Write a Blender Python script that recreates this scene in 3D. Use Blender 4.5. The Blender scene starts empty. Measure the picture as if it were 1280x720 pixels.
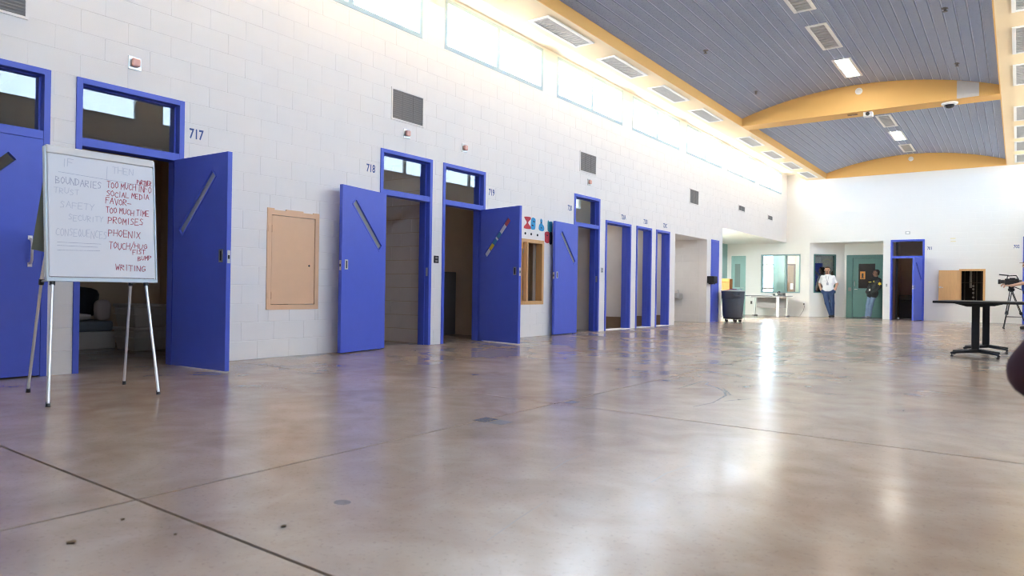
import bpy, bmesh, math, random
import numpy as np
from math import sin, cos, pi, radians
from mathutils import Matrix, Vector

random.seed(7)
sc = bpy.context.scene
COL = sc.collection

# ------------------------------------------------------------------ camera
CAM = (6.774, 0.0, 0.808)
F_PX = 864.64
YAW, PITCH, ROLL = 0.631287, 0.002135, 0.015209
fw = Vector((-sin(YAW) * cos(PITCH), cos(YAW) * cos(PITCH), sin(PITCH)))
rt = Vector((cos(YAW), sin(YAW), 0))
up = rt.cross(fw)
r2 = rt * cos(ROLL) + up * sin(ROLL)
u2 = up * cos(ROLL) - rt * sin(ROLL)
cd = bpy.data.cameras.new('camera')
cam = bpy.data.objects.new('camera', cd)
COL.objects.link(cam)
m = Matrix((r2, u2, -fw)).transposed().to_4x4()
m.translation = CAM
cam.matrix_world = m
cd.sensor_width = 36
cd.lens = F_PX / 1280 * 36
cd.clip_end = 400
cd.clip_start = 0.05
cd.dof.use_dof = True
cd.dof.focus_distance = 10
cd.dof.aperture_fstop = 4.0
sc.camera = cam

# ------------------------------------------------------------------ sky and exposure
world = bpy.data.worlds.new('world')
sc.world = world
world.use_nodes = True
wn = world.node_tree
wn.nodes.clear()
wo = wn.nodes.new('ShaderNodeOutputWorld')
wb = wn.nodes.new('ShaderNodeBackground')
wb.inputs[0].default_value = (0.63, 0.785, 1.0, 1)
wb.inputs[1].default_value = 10.0
wn.links.new(wb.outputs[0], wo.inputs[0])

# the sun runs along the length of the hall: it lights the ground outside and never enters the high windows
sl = bpy.data.lights.new('sun', 'SUN')
sl.energy = 64.0
sl.color = (1.0, 0.89, 0.70)
sl.angle = radians(0.6)
so = bpy.data.objects.new('sun', sl)
COL.objects.link(so)
so.location = (4, -30, 40)
so.rotation_euler = (radians(38), 0, 0)

def portal(x, y0, y1, z0, z1, facing):
    l = bpy.data.lights.new('window_portal', 'AREA')
    l.shape = 'RECTANGLE'
    l.size, l.size_y = y1 - y0, z1 - z0
    l.cycles.is_portal = True
    o = bpy.data.objects.new('window_portal', l)
    COL.objects.link(o)
    zax = Vector((-facing, 0, 0))
    xax = Vector((0, 1, 0))
    yax = zax.cross(xax)
    mm = Matrix((xax, yax, zax)).transposed().to_4x4()
    mm.translation = (x, (y0 + y1) / 2, (z0 + z1) / 2)
    o.matrix_world = mm
portal(-0.19, 1.3, 25.4, 4.28, 5.06, 1)
portal(8.19, 1.3, 25.4, 4.17, 5.06, -1)

sc.view_settings.view_transform = 'Standard'
sc.view_settings.look = 'None'
sc.view_settings.gamma = 1.0
sc.view_settings.use_curve_mapping = False
sc.view_settings.exposure = 1.2
try:
    sc.cycles.use_denoising = True
    sc.cycles.filter_width = 1.1
    sc.cycles.max_bounces = 16
    sc.cycles.diffuse_bounces = 8
    sc.cycles.transparent_max_bounces = 24
    sc.cycles.sample_clamp_indirect = 12
    sc.cycles.caustics_refractive = False
    sc.cycles.caustics_reflective = False
except Exception:
    pass

# ------------------------------------------------------------------ projection (only to rank pieces by size in view)
def pj(p):
    d = Vector(p) - Vector(CAM)
    z = d.dot(fw)
    if z < 0.1:
        return None
    return 640 + F_PX * d.dot(r2) / z, 360 - F_PX * d.dot(u2) / z, z

# ------------------------------------------------------------------ materials
MATS = {}
def mat(name, col, rough=0.6, metal=0.0, var=0.0, vscale=6.0, bump=0.0, bscale=60.0, spec=0.5, emit=None, estr=0.0, coat=0.0, stretch=None):
    if name in MATS:
        return MATS[name]
    M = bpy.data.materials.new(name)
    M.use_nodes = True
    nt = M.node_tree
    b = nt.nodes['Principled BSDF']
    b.inputs['Base Color'].default_value = (*col, 1)
    b.inputs['Roughness'].default_value = rough
    b.inputs['Metallic'].default_value = metal
    b.inputs['Specular IOR Level'].default_value = spec
    b.inputs['Coat Weight'].default_value = coat
    if emit:
        b.inputs['Emission Color'].default_value = (*emit, 1)
        b.inputs['Emission Strength'].default_value = estr
    if var or bump:
        tc = nt.nodes.new('ShaderNodeTexCoord')
        src = tc.outputs['Object']
        if stretch:
            mp = nt.nodes.new('ShaderNodeMapping')
            mp.inputs['Scale'].default_value = stretch
            nt.links.new(src, mp.inputs[0])
            src = mp.outputs[0]
    if var:
        n = nt.nodes.new('ShaderNodeTexNoise')
        n.inputs['Scale'].default_value = vscale
        n.inputs['Detail'].default_value = 6
        nt.links.new(src, n.inputs['Vector'])
        r = nt.nodes.new('ShaderNodeMix')
        r.data_type = 'RGBA'
        r.inputs['A'].default_value = (*[max(0, c * (1 - var)) for c in col], 1)
        r.inputs['B'].default_value = (*[min(1, c * (1 + var)) for c in col], 1)
        nt.links.new(n.outputs['Fac'], r.inputs['Factor'])
        nt.links.new(r.outputs['Result'], b.inputs['Base Color'])
    if bump:
        n2 = nt.nodes.new('ShaderNodeTexNoise')
        n2.inputs['Scale'].default_value = bscale
        n2.inputs['Detail'].default_value = 4
        nt.links.new(src, n2.inputs['Vector'])
        bp = nt.nodes.new('ShaderNodeBump')
        bp.inputs['Strength'].default_value = bump
        bp.inputs['Distance'].default_value = 0.004
        nt.links.new(n2.outputs['Fac'], bp.inputs['Height'])
        nt.links.new(bp.outputs[0], b.inputs['Normal'])
    MATS[name] = M
    return M

def glass_mat(name, tint, ior=1.5):
    M = bpy.data.materials.new(name)
    M.use_nodes = True
    nt = M.node_tree
    nt.nodes.clear()
    o = nt.nodes.new('ShaderNodeOutputMaterial')
    t = nt.nodes.new('ShaderNodeBsdfTransparent')
    t.inputs[0].default_value = (*tint, 1)
    g = nt.nodes.new('ShaderNodeBsdfGlossy')
    g.inputs['Roughness'].default_value = 0.004
    # Schlick reflectance, the same on both faces of the pane
    lw = nt.nodes.new('ShaderNodeLayerWeight')
    lw.inputs['Blend'].default_value = 0.5
    pw = nt.nodes.new('ShaderNodeMath'); pw.operation = 'POWER'; pw.inputs[1].default_value = 5.0
    nt.links.new(lw.outputs['Facing'], pw.inputs[0])
    f0 = ((ior - 1) / (ior + 1)) ** 2
    ma = nt.nodes.new('ShaderNodeMath'); ma.operation = 'MULTIPLY_ADD'; ma.inputs[1].default_value = 1 - f0; ma.inputs[2].default_value = f0
    nt.links.new(pw.outputs[0], ma.inputs[0])
    x = nt.nodes.new('ShaderNodeMixShader')
    nt.links.new(ma.outputs[0], x.inputs[0])
    nt.links.new(t.outputs[0], x.inputs[1])
    nt.links.new(g.outputs[0], x.inputs[2])
    nt.links.new(x.outputs[0], o.inputs[0])
    MATS[name] = M
    return M

WALL = mat('painted_block', (0.82, 0.79, 0.765), 0.55, var=0.035, vscale=3.5, bump=0.25, bscale=170)
PLAIN = mat('painted_plaster', (0.82, 0.80, 0.765), 0.6, var=0.02, vscale=2)
CELL = mat('cell_paint', (0.60, 0.45, 0.31), 0.65, var=0.08, vscale=4, bump=0.25, bscale=120)
STALL = mat('stall_tile', (0.72, 0.66, 0.60), 0.5, var=0.06, vscale=5)
STALLB = mat('stall_base', (0.22, 0.14, 0.08), 0.5, var=0.15, vscale=9)
BLUE = mat('blue_door_paint', (0.070, 0.115, 0.60), 0.42, var=0.05, vscale=9, bump=0.06, bscale=200)
TEAL = mat('teal_paint', (0.085, 0.20, 0.185), 0.45, var=0.06, vscale=6)
PTEAL = mat('pale_teal_paint', (0.30, 0.49, 0.46), 0.5, var=0.05, vscale=6)
ORANGE = mat('ochre_paint', (0.80, 0.475, 0.15), 0.6, var=0.04, vscale=1.5)
SOFF = mat('sand_soffit_paint', (0.87, 0.71, 0.47), 0.6, var=0.05, vscale=1.2)
WHITE = mat('white_paint', (0.86, 0.86, 0.85), 0.5)
COVE = mat('cream_cove_paint', (0.88, 0.83, 0.74), 0.55)
TAN = mat('tan_panel_paint', (0.76, 0.485, 0.30), 0.5, var=0.04, vscale=8)
WOODY = mat('honey_wood', (0.66, 0.37, 0.15), 0.45, var=0.18, vscale=5, stretch=(8, 8, 0.8))
WINF = mat('window_frame_grey_blue', (0.36, 0.50, 0.59), 0.4)
METAL = mat('brushed_steel', (0.55, 0.55, 0.54), 0.32, metal=0.9)
ALU = mat('satin_aluminium', (0.70, 0.70, 0.72), 0.35, metal=0.75)
DARK = mat('black_plastic', (0.012, 0.012, 0.014), 0.4)
BLACKM = mat('black_powder_coat', (0.010, 0.010, 0.012), 0.45)
GREY = mat('vent_grey', (0.22, 0.205, 0.20), 0.6)
NUMB = mat('number_blue', (0.05, 0.10, 0.28), 0.6)
GROUT = mat('joint_filler', (0.095, 0.068, 0.048), 0.6, var=0.2, vscale=20)
GLASS = glass_mat('window_glass', (0.97, 0.99, 1.0))
TGLASS = glass_mat('transom_glass', (0.93, 0.95, 0.95))
def milky(name):
    M = glass_mat(name, (0.9, 0.92, 0.92))
    nt = M.node_tree
    o = [n for n in nt.nodes if n.type == 'OUTPUT_MATERIAL'][0]
    top = o.inputs[0].links[0].from_socket
    d = nt.nodes.new('ShaderNodeBsdfDiffuse'); d.inputs[0].default_value = (0.6, 0.6, 0.58, 1)
    x = nt.nodes.new('ShaderNodeMixShader'); x.inputs[0].default_value = 0.35
    nt.links.new(top, x.inputs[1]); nt.links.new(d.outputs[0], x.inputs[2]); nt.links.new(x.outputs[0], o.inputs[0])
    return M
VGLASS = milky('lightened_vision_glass')  # grey diffuse mixed in stands for the lit wall behind open door slits

def ceiling_mat():
    M = bpy.data.materials.new('perforated_blue_deck')
    M.use_nodes = True
    nt = M.node_tree
    b = nt.nodes['Principled BSDF']
    b.inputs['Roughness'].default_value = 0.55
    tc = nt.nodes.new('ShaderNodeTexCoord')
    v = nt.nodes.new('ShaderNodeTexVoronoi')
    v.inputs['Scale'].default_value = 30
    nt.links.new(tc.outputs['Object'], v.inputs['Vector'])
    cr = nt.nodes.new('ShaderNodeValToRGB')
    cr.color_ramp.elements[0].position = 0.16
    cr.color_ramp.elements[0].color = (0.215, 0.26, 0.375, 1)
    cr.color_ramp.elements[1].position = 0.32
    cr.color_ramp.elements[1].color = (0.31, 0.365, 0.50, 1)
    nt.links.new(v.outputs['Distance'], cr.inputs[0])
    nt.links.new(cr.outputs[0], b.inputs['Base Color'])
    MATS[M.name] = M
    return M
DECK = ceiling_mat()
SEAM = mat('deck_seam_blue', (0.60, 0.66, 0.79), 0.5)

def floor_mat():
    M = bpy.data.materials.new('polished_concrete')
    M.use_nodes = True
    nt = M.node_tree
    b = nt.nodes['Principled BSDF']
    tc = nt.nodes.new('ShaderNodeTexCoord')
    def noise(scale, detail=6, dist=0.0):
        n = nt.nodes.new('ShaderNodeTexNoise')
        n.inputs['Scale'].default_value = scale
        n.inputs['Detail'].default_value = detail
        n.inputs['Distortion'].default_value = dist
        nt.links.new(tc.outputs['Object'], n.inputs['Vector'])
        return n.outputs['Fac']
    def ramp(src, p0, c0, p1, c1):
        r = nt.nodes.new('ShaderNodeValToRGB')
        r.color_ramp.elements[0].position, r.color_ramp.elements[1].position = p0, p1
        r.color_ramp.elements[0].color, r.color_ramp.elements[1].color = (*c0, 1), (*c1, 1)
        nt.links.new(src, r.inputs[0])
        return r.outputs[0]
    def mix(a, c, fac, mode='MIX'):
        x = nt.nodes.new('ShaderNodeMix')
        x.data_type = 'RGBA'
        x.blend_type = mode
        if isinstance(fac, float):
            x.inputs['Factor'].default_value = fac
        else:
            nt.links.new(fac, x.inputs['Factor'])
        nt.links.new(a, x.inputs['A'])
        nt.links.new(c, x.inputs['B'])
        return x.outputs['Result']
    c1 = ramp(noise(0.55, 8, 0.6), 0.33, (0.31, 0.228, 0.172), 0.68, (0.45, 0.372, 0.315))
    c2 = ramp(noise(3.2, 9, 0.8), 0.3, (0.34, 0.238, 0.175), 0.7, (0.47, 0.40, 0.345))
    c = mix(c1, c2, 0.45)
    sp = ramp(noise(55, 3), 0.30, (0.72, 0.70, 0.68), 0.42, (1, 1, 1))
    c = mix(c, sp, 0.5, 'MULTIPLY')
    st = ramp(noise(1.7, 4, 1.5), 0.25, (0.74, 0.66, 0.58), 0.62, (1, 1, 1))
    c = mix(c, st, 0.6, 'MULTIPLY')
    nt.links.new(c, b.inputs['Base Color'])
    mr = nt.nodes.new('ShaderNodeMapRange')
    mr.inputs['From Min'].default_value, mr.inputs['From Max'].default_value = 0.3, 0.7
    mr.inputs['To Min'].default_value, mr.inputs['To Max'].default_value = 0.18, 0.255
    nt.links.new(noise(1.1, 6, 0.5), mr.inputs['Value'])
    nt.links.new(mr.outputs[0], b.inputs['Roughness'])
    b.inputs['Specular IOR Level'].default_value = 0.62
    bp = nt.nodes.new('ShaderNodeBump')
    bp.inputs['Strength'].default_value = 0.006
    bp.inputs['Distance'].default_value = 0.02
    nt.links.new(noise(2.2, 5), bp.inputs['Height'])
    nt.links.new(bp.outputs[0], b.inputs['Normal'])
    MATS[M.name] = M
    return M
FLOOR = floor_mat()

# ------------------------------------------------------------------ mesh helpers
class MB:
    def __init__(self, fn=None):
        self.v, self.f, self.fn = [], [], fn
    def add(self, vs, fs):
        o = len(self.v)
        if self.fn:
            vs = [self.fn(*p) for p in vs]
        self.v += [tuple(p) for p in vs]
        self.f += [tuple(i + o for i in f) for f in fs]
        return self
    def box(self, x0, x1, y0, y1, z0, z1):
        return self.add([(x0, y0, z0), (x1, y0, z0), (x1, y1, z0), (x0, y1, z0), (x0, y0, z1), (x1, y0, z1), (x1, y1, z1), (x0, y1, z1)],
                        [(0, 3, 2, 1), (4, 5, 6, 7), (0, 1, 5, 4), (1, 2, 6, 5), (2, 3, 7, 6), (3, 0, 4, 7)])
    def prism(self, pts, w0, w1, ax='x'):
        """polygon pts (a, b) extruded along ax"""
        n = len(pts)
        def P(a, b, w):
            return (w, a, b) if ax == 'x' else ((a, w, b) if ax == 'y' else (a, b, w))
        vs = [P(a, b, w0) for a, b in pts] + [P(a, b, w1) for a, b in pts]
        return self.add(vs, [tuple(range(n)), tuple(range(2 * n - 1, n - 1, -1))] + [(i, (i + 1) % n, n + (i + 1) % n, n + i) for i in range(n)])
    def tube(self, pts, r, n=8, caps=True):
        pts = [Vector(p) for p in pts]
        rs = r if isinstance(r, (list, tuple)) else [r] * len(pts)
        vs, fs = [], []
        t0 = (pts[1] - pts[0]).normalized()
        a = t0.orthogonal().normalized()
        for i, p in enumerate(pts):
            t = (pts[min(i + 1, len(pts) - 1)] - pts[max(i - 1, 0)]).normalized()
            a = (a - t * a.dot(t)).normalized()
            b = t.cross(a)
            for k in range(n):
                q = 2 * pi * k / n
                vs.append(p + (a * cos(q) + b * sin(q)) * rs[i])
        for i in range(len(pts) - 1):
            for k in range(n):
                fs.append((i * n + k, i * n + (k + 1) % n, (i + 1) * n + (k + 1) % n, (i + 1) * n + k))
        if caps:
            fs.append(tuple(range(n - 1, -1, -1)))
            fs.append(tuple((len(pts) - 1) * n + k for k in range(n)))
        return self.add(vs, fs)
    def lathe(self, prof, cx, cy, n=24, z0=0.0):
        vs, fs = [], []
        for r, z in prof:
            for k in range(n):
                q = 2 * pi * k / n
                vs.append((cx + r * cos(q), cy + r * sin(q), z0 + z))
        for i in range(len(prof) - 1):
            for k in range(n):
                fs.append((i * n + k, i * n + (k + 1) % n, (i + 1) * n + (k + 1) % n, (i + 1) * n + k))
        fs.append(tuple(range(n - 1, -1, -1)))
        fs.append(tuple((len(prof) - 1) * n + k for k in range(n)))
        return self.add(vs, fs)

def wloc(o):
    v = Vector((0, 0, 0))
    while o is not None:
        v += o.location
        o = o.parent
    return v

def tag(o, label=None, cat=None, group=None, kind=None):
    if label: o['label'] = label
    if cat: o['category'] = cat
    if group: o['group'] = group
    if kind: o['kind'] = kind
    return o

def obj(name, mb, material, parent=None, bevel=0.0, smooth=False, origin=None, fix=True):
    """links ONE mesh object; vertices are given in world space"""
    me = bpy.data.meshes.new(name)
    off = wloc(parent) if parent is not None else Vector(origin or (0, 0, 0))
    me.from_pydata([tuple(Vector(p) - off) for p in mb.v], [], mb.f)
    if fix:
        bm = bmesh.new()
        bm.from_mesh(me)
        bmesh.ops.recalc_face_normals(bm, faces=bm.faces)
        bm.to_mesh(me)
        bm.free()
    me.materials.append(material)
    if smooth:
        me.polygons.foreach_set('use_smooth', [True] * len(me.polygons))
        try:
            me.set_sharp_from_angle(angle=radians(40))
        except Exception:
            pass
    me.update()
    o = bpy.data.objects.new(name, me)
    COL.objects.link(o)
    if parent is not None:
        o.parent = parent
    elif origin:
        o.location = origin
    if bevel:
        b = o.modifiers.new('bevel', 'BEVEL')
        b.width = bevel
        b.segments = 2
        b.limit_method = 'ANGLE'
    return o

def empty(name, loc, label=None, cat=None, group=None, kind=None):
    o = bpy.data.objects.new(name, None)
    COL.objects.link(o)
    o.location = loc
    o.empty_display_size = 0.1
    return tag(o, label, cat, group, kind)

def struct(name, mb, material, label, cat, **k):
    return tag(obj(name, mb, material, **k), label, cat, kind='structure')

# mapping from wall coordinates (u along, v up, w out into the room)
def LW(u, v, w): return (w, u, v)                 # left wall, x = 0
FARY = 26.05
def FW(u, v, w): return (u, FARY - w, v)          # far wall
RX = 8.0
def RW(u, v, w): return (RX - w, u, v)            # right wall
def plane_map(ox, oy, dx, dy):                    # vertical plane through (ox, oy) along (dx, dy); w to the right-hand side
    l = math.hypot(dx, dy); dx /= l; dy /= l
    return lambda u, v, w: (ox + dx * u + dy * w, oy + dy * u - dx * w, v)

def grid_wall(fn, u0, u1, v0, v1, holes, w0, w1):
    us = sorted({u0, u1} | {min(max(h[i], u0), u1) for h in holes for i in (0, 1)})
    vs = sorted({v0, v1} | {min(max(h[i], v0), v1) for h in holes for i in (2, 3)})
    def solid(i, j):
        if i < 0 or j < 0 or i >= len(us) - 1 or j >= len(vs) - 1: return False
        a, b = (us[i] + us[i + 1]) / 2, (vs[j] + vs[j + 1]) / 2
        return not any(h[0] < a < h[1] and h[2] < b < h[3] for h in holes)
    mb = MB(fn)
    for i in range(len(us) - 1):
        for j in range(len(vs) - 1):
            if not solid(i, j): continue
            a, b, c, d = us[i], us[i + 1], vs[j], vs[j + 1]
            mb.add([(a, c, w1), (b, c, w1), (b, d, w1), (a, d, w1)], [(0, 1, 2, 3)])
            mb.add([(a, c, w0), (b, c, w0), (b, d, w0), (a, d, w0)], [(3, 2, 1, 0)])
            if not solid(i - 1, j): mb.add([(a, c, w0), (a, c, w1), (a, d, w1), (a, d, w0)], [(0, 1, 2, 3)])
            if not solid(i + 1, j): mb.add([(b, c, w0), (b, c, w1), (b, d, w1), (b, d, w0)], [(3, 2, 1, 0)])
            if not solid(i, j - 1): mb.add([(a, c, w0), (b, c, w0), (b, c, w1), (a, c, w1)], [(0, 1, 2, 3)])
            if not solid(i, j + 1): mb.add([(a, d, w0), (b, d, w0), (b, d, w1), (a, d, w1)], [(3, 2, 1, 0)])
    return mb

def weld(o, dist=0.0002):
    bm = bmesh.new()
    bm.from_mesh(o.data)
    bmesh.ops.remove_doubles(bm, verts=bm.verts, dist=dist)
    bmesh.ops.recalc_face_normals(bm, faces=bm.faces)
    bm.to_mesh(o.data)
    bm.free()
    return o

def rect_minus(r, holes):
    out = [r]
    for h in holes:
        nxt = []
        for (a, b, c, d) in out:
            if h[1] <= a or h[0] >= b or h[3] <= c or h[2] >= d:
                nxt.append((a, b, c, d)); continue
            if h[0] > a: nxt.append((a, h[0], c, d))
            if h[1] < b: nxt.append((h[1], b, c, d))
            m0, m1 = max(a, h[0]), min(b, h[1])
            if h[2] > c: nxt.append((m0, m1, c, h[2]))
            if h[3] < d: nxt.append((m0, m1, h[3], d))
        out = nxt
    return [q for q in out if q[1] - q[0] > 0.03 and q[3] - q[2] > 0.03]

CH, CLN = 0.2032, 0.4064
def blocks(fn, u0, u1, v0, v1, holes, wall, material, w=0.0, depth=0.0022, limit=300, joint=0.004, ch=0.002, shift=0.0, rest='block_courses'):
    """running-bond masonry on a wall plane; the `limit` pieces that show largest are objects, the others one joined part"""
    items = []
    nrow = int(math.ceil((v1 - v0) / CH - 1e-6))
    for r in range(nrow):
        c, d = v0 + r * CH, min(v0 + (r + 1) * CH, v1)
        if d - c < 0.03: continue
        s = u0 - CLN + shift + (CLN / 2 if r % 2 else 0)
        while s < u1:
            a, b = max(s, u0), min(s + CLN, u1)
            s += CLN
            if b - a < 0.03: continue
            for q in rect_minus((a, b, c, d), holes):
                cen = fn((q[0] + q[1]) / 2, (q[2] + q[3]) / 2, w)
                p = pj(cen)
                size = 0
                if p and -20 < p[0] < 1300 and -20 < p[1] < 740:
                    size = (q[1] - q[0]) * (q[3] - q[2]) / p[2] ** 2
                items.append((size, q, random.uniform(-0.0003, 0.0003)))
    items.sort(key=lambda t: -t[0])
    def piece(mb, q, j):
        jv = joint * 0.15
        a, b, c, d = q[0] + jv, q[1] - jv, q[2] + joint / 2, q[3] - joint / 2
        vs = [(a, c, w - depth), (b, c, w - depth), (b, d, w - depth), (a, d, w - depth),
              (a + ch * .4, c + ch, w + j), (b - ch * .4, c + ch, w + j), (b - ch * .4, d - ch, w + j), (a + ch * .4, d - ch, w + j)]
        mb.add(vs, [(4, 5, 6, 7), (0, 1, 5, 4), (1, 2, 6, 5), (2, 3, 7, 6), (3, 0, 4, 7)])
        return mb
    flip = Vector(fn(1, 0, 0)) - Vector(fn(0, 0, 0))
    flip = flip.cross(Vector(fn(0, 1, 0)) - Vector(fn(0, 0, 0))).dot(Vector(fn(0, 0, 1)) - Vector(fn(0, 0, 0))) < 0
    def fin(mb):
        if flip: mb.f = [f[::-1] for f in mb.f]
        return mb
    for size, q, j in items[:limit]:
        if size <= 0: break
        obj('block', fin(piece(MB(fn), q, j)), material, wall, fix=False)
    mb = MB(fn)
    shown = min(limit, sum(1 for i in items if i[0] > 0))
    for size, q, j in items[shown:]:
        piece(mb, q, j)
    if mb.f:
        tag(obj(rest, fin(mb), material, wall, fix=False), kind='stuff')

# ------------------------------------------------------------------ floor
YB = -5.0
xs = [-3.4, 4.12, 8.2]
ys = [YB, -1.75, 1.27, 4.18, 7.42, 10.55, 13.7, 16.8, 19.9, 23.0, 27.4]
floor = struct('floor', MB().box(-3.5, 8.3, YB - 0.2, 30.5, -0.12, -0.022), GROUT, 'polished grey-brown concrete floor scored into large slabs', 'floor')
for i in range(len(xs) - 1):
    for j in range(len(ys) - 1):
        g = 0.0065 if ys[j] < 8 else 0.0055
        a, b, c, d = xs[i] + g, xs[i + 1] - g, ys[j] + g, ys[j + 1] - g
        e = 0.0012
        mb = MB().add([(a, c, -0.022), (b, c, -0.022), (b, d, -0.022), (a, d, -0.022), (a, c, -e), (b, c, -e), (b, d, -e), (a, d, -e),
                       (a + e, c + e, 0), (b - e, c + e, 0), (b - e, d - e, 0), (a + e, d - e, 0)],
                      [(8, 9, 10, 11), (4, 5, 9, 8), (5, 6, 10, 9), (6, 7, 11, 10), (7, 4, 8, 11), (0, 1, 5, 4), (1, 2, 6, 5), (2, 3, 7, 6), (3, 0, 4, 7)])
        obj('slab', mb, FLOOR, floor, fix=False)
# repair patches at the joints, and scuffs
PATCH = mat('floor_patch', (0.17, 0.14, 0.10), 0.25, var=0.2, vscale=30)
PATCH2 = mat('floor_patch_grey', (0.26, 0.235, 0.22), 0.25, var=0.2, vscale=30)
for pts, mm_ in (([(4.075, 3.30), (4.175, 3.30), (4.18, 3.425), (4.08, 3.43)], PATCH), ([(4.19, 3.30), (4.30, 3.30), (4.30, 3.415), (4.195, 3.415)], PATCH2), ([(4.14, 4.25), (4.215, 4.24), (4.225, 4.345), (4.15, 4.35)], PATCH)):
    obj('repair_patch', MB().prism(pts, 0.0, 0.0012, 'z'), mm_, floor)
SCUFF = mat('rubber_scuff', (0.21, 0.18, 0.16), 0.25, var=0.3, vscale=40)
def ribbon(pts, w, z=0.0006):
    mb = MB()
    L, R = [], []
    for i, p in enumerate(pts):
        a, b = pts[max(i - 1, 0)], pts[min(i + 1, len(pts) - 1)]
        dx, dy = b[0] - a[0], b[1] - a[1]
        l = math.hypot(dx, dy) or 1
        k = w * (0.35 + 0.65 * sin(pi * (i + 0.5) / len(pts)))
        L.append((p[0] - dy / l * k, p[1] + dx / l * k, z)); R.append((p[0] + dy / l * k, p[1] - dx / l * k, z))
    n = len(pts)
    return mb.add(L + R, [(i, n + i, n + i + 1, i + 1) for i in range(n - 1)])
for pts, w in (([(4.49, 5.484), (4.487, 5.66), (4.466, 6.08), (4.50, 6.15)], 0.006), ([(4.545, 6.06), (4.567, 5.923), (4.719, 5.781), (4.85, 5.6), (4.931, 5.388), (4.966, 5.089)], 0.012),
               ([(4.768, 5.78), (4.87, 5.6), (4.949, 5.442), (4.979, 5.431)], 0.010), ([(5.02, 5.10), (5.06, 5.2), (5.137, 5.347)], 0.008), ([(4.936, 4.701), (4.978, 4.963), (4.97, 5.06)], 0.006),
               ([(5.321, 5.404), (5.40, 5.38), (5.492, 5.363)], 0.006), ([(5.55, 3.1), (5.52, 2.9), (5.53, 2.72)], 0.004), ([(5.33, 2.2), (5.36, 2.0), (5.41, 1.75)], 0.003), ([(5.05, 3.0), (5.06, 2.8), (5.10, 2.6)], 0.004)):
    obj('scuff_mark', ribbon(pts, w), SCUFF if w > 0.0045 else mat('faint_scuff', (0.31, 0.265, 0.235), 0.25), floor, fix=False)
obj('scuff_mark', MB().prism([(4.739 + 0.035 * cos(t), 1.727 + 0.03 * sin(t)) for t in [i * pi / 5 for i in range(10)]], 0.0, 0.0005, 'z'), SCUFF, floor)

# ------------------------------------------------------------------ left wall
DH = 2.6416
FR = {'716': (1.468, 2.456), '717': (2.66, 3.645), '718': (6.295, 7.29), '719': (7.52, 8.51), '720': (11.21, 12.205)}
SH = {'720A': (12.452, 13.598), '720B': (13.858, 14.644), '720C': (14.886, 15.662)}
SHH = 2.25
WIN = [(7.05 + 3.04 * k - 2.58, 7.05 + 3.04 * k) for k in range(-2, 7)]
WZ = (4.30, 5.04)
ROOF = 5.75
holes = [(a, b, -1, DH) for a, b in FR.values()] + [(a, b, -1, SHH) for a, b in SH.values()]
holes += [(16.0, 18.15, -1, 2.235), (18.45, 19.05, -1, 2.26), (19.35, FARY, -1, 2.65), (9.53, 10.16, 0.585, 1.645), (4.645, 5.285, 0.575, 1.63)]
holes += [(a, b, WZ[0], WZ[1]) for a, b in WIN]
wl = struct('wall_left', grid_wall(LW, YB, FARY, 0, ROOF, holes, -0.2, -0.0022), WALL, 'tall white-painted concrete block wall lined with blue cell doors', 'wall')
weld(wl)
blocks(LW, YB, FARY, 0, 5.08, holes, wl, WALL, shift=0.17)

# right wall (behind the camera's shoulder) and back wall
RZ = (4.19, 5.04)
wr = struct('wall_right', grid_wall(RW, YB, FARY, 0, ROOF, [(a, b, RZ[0], RZ[1]) for a, b in WIN], -0.2, 0), WALL, 'white wall with a row of high windows opposite the cell doors', 'wall')
weld(wr)
struct('wall_back', MB().box(-0.2, RX + 0.2, YB - 0.2, YB, 0, ROOF), WALL, 'plain white wall behind the viewer', 'wall')

# ------------------------------------------------------------------ far wall
fholes = [(3.34, 4.32, -1, 2.65), (6.89, 7.87, -1, 2.65), (5.30, 5.925, 0.61, 1.635), (-0.89, 0.49, 0.835, 2.23), (-1.985, -1.45, -1, 2.2), (0.80, 3.12, -1, 2.62)]
def wall_brick_mat():
    M = bpy.data.materials.new('painted_block_far')
    M.use_nodes = True
    nt = M.node_tree
    b = nt.nodes['Principled BSDF']
    b.inputs['Base Color'].default_value = (0.82, 0.80, 0.765, 1)
    b.inputs['Roughness'].default_value = 0.55
    tc = nt.nodes.new('ShaderNodeTexCoord')
    mp = nt.nodes.new('ShaderNodeMapping')
    mp.inputs['Rotation'].default_value = (pi / 2, 0, 0)
    br = nt.nodes.new('ShaderNodeTexBrick')
    br.inputs['Scale'].default_value = 1.0
    br.inputs['Brick Width'].default_value = CLN
    br.inputs['Row Height'].default_value = CH
    br.inputs['Mortar Size'].default_value = 0.005
    br.inputs['Mortar Smooth'].default_value = 0.6
    nt.links.new(tc.outputs['Object'], mp.inputs[0])
    nt.links.new(mp.outputs[0], br.inputs['Vector'])
    bp = nt.nodes.new('ShaderNodeBump')
    bp.invert = True
    bp.inputs['Strength'].default_value = 0.5
    bp.inputs['Distance'].default_value = 0.004
    nt.links.new(br.outputs['Fac'], bp.inputs['Height'])
    nt.links.new(bp.outputs[0], b.inputs['Normal'])
    return M
WALLF = wall_brick_mat()
wf = struct('wall_far', grid_wall(FW, -2.35, RX + 0.2, 0, ROOF, fholes, -0.2, 0), WALLF, 'bright white block wall closing the end of the hall', 'wall')
weld(wf)
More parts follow.
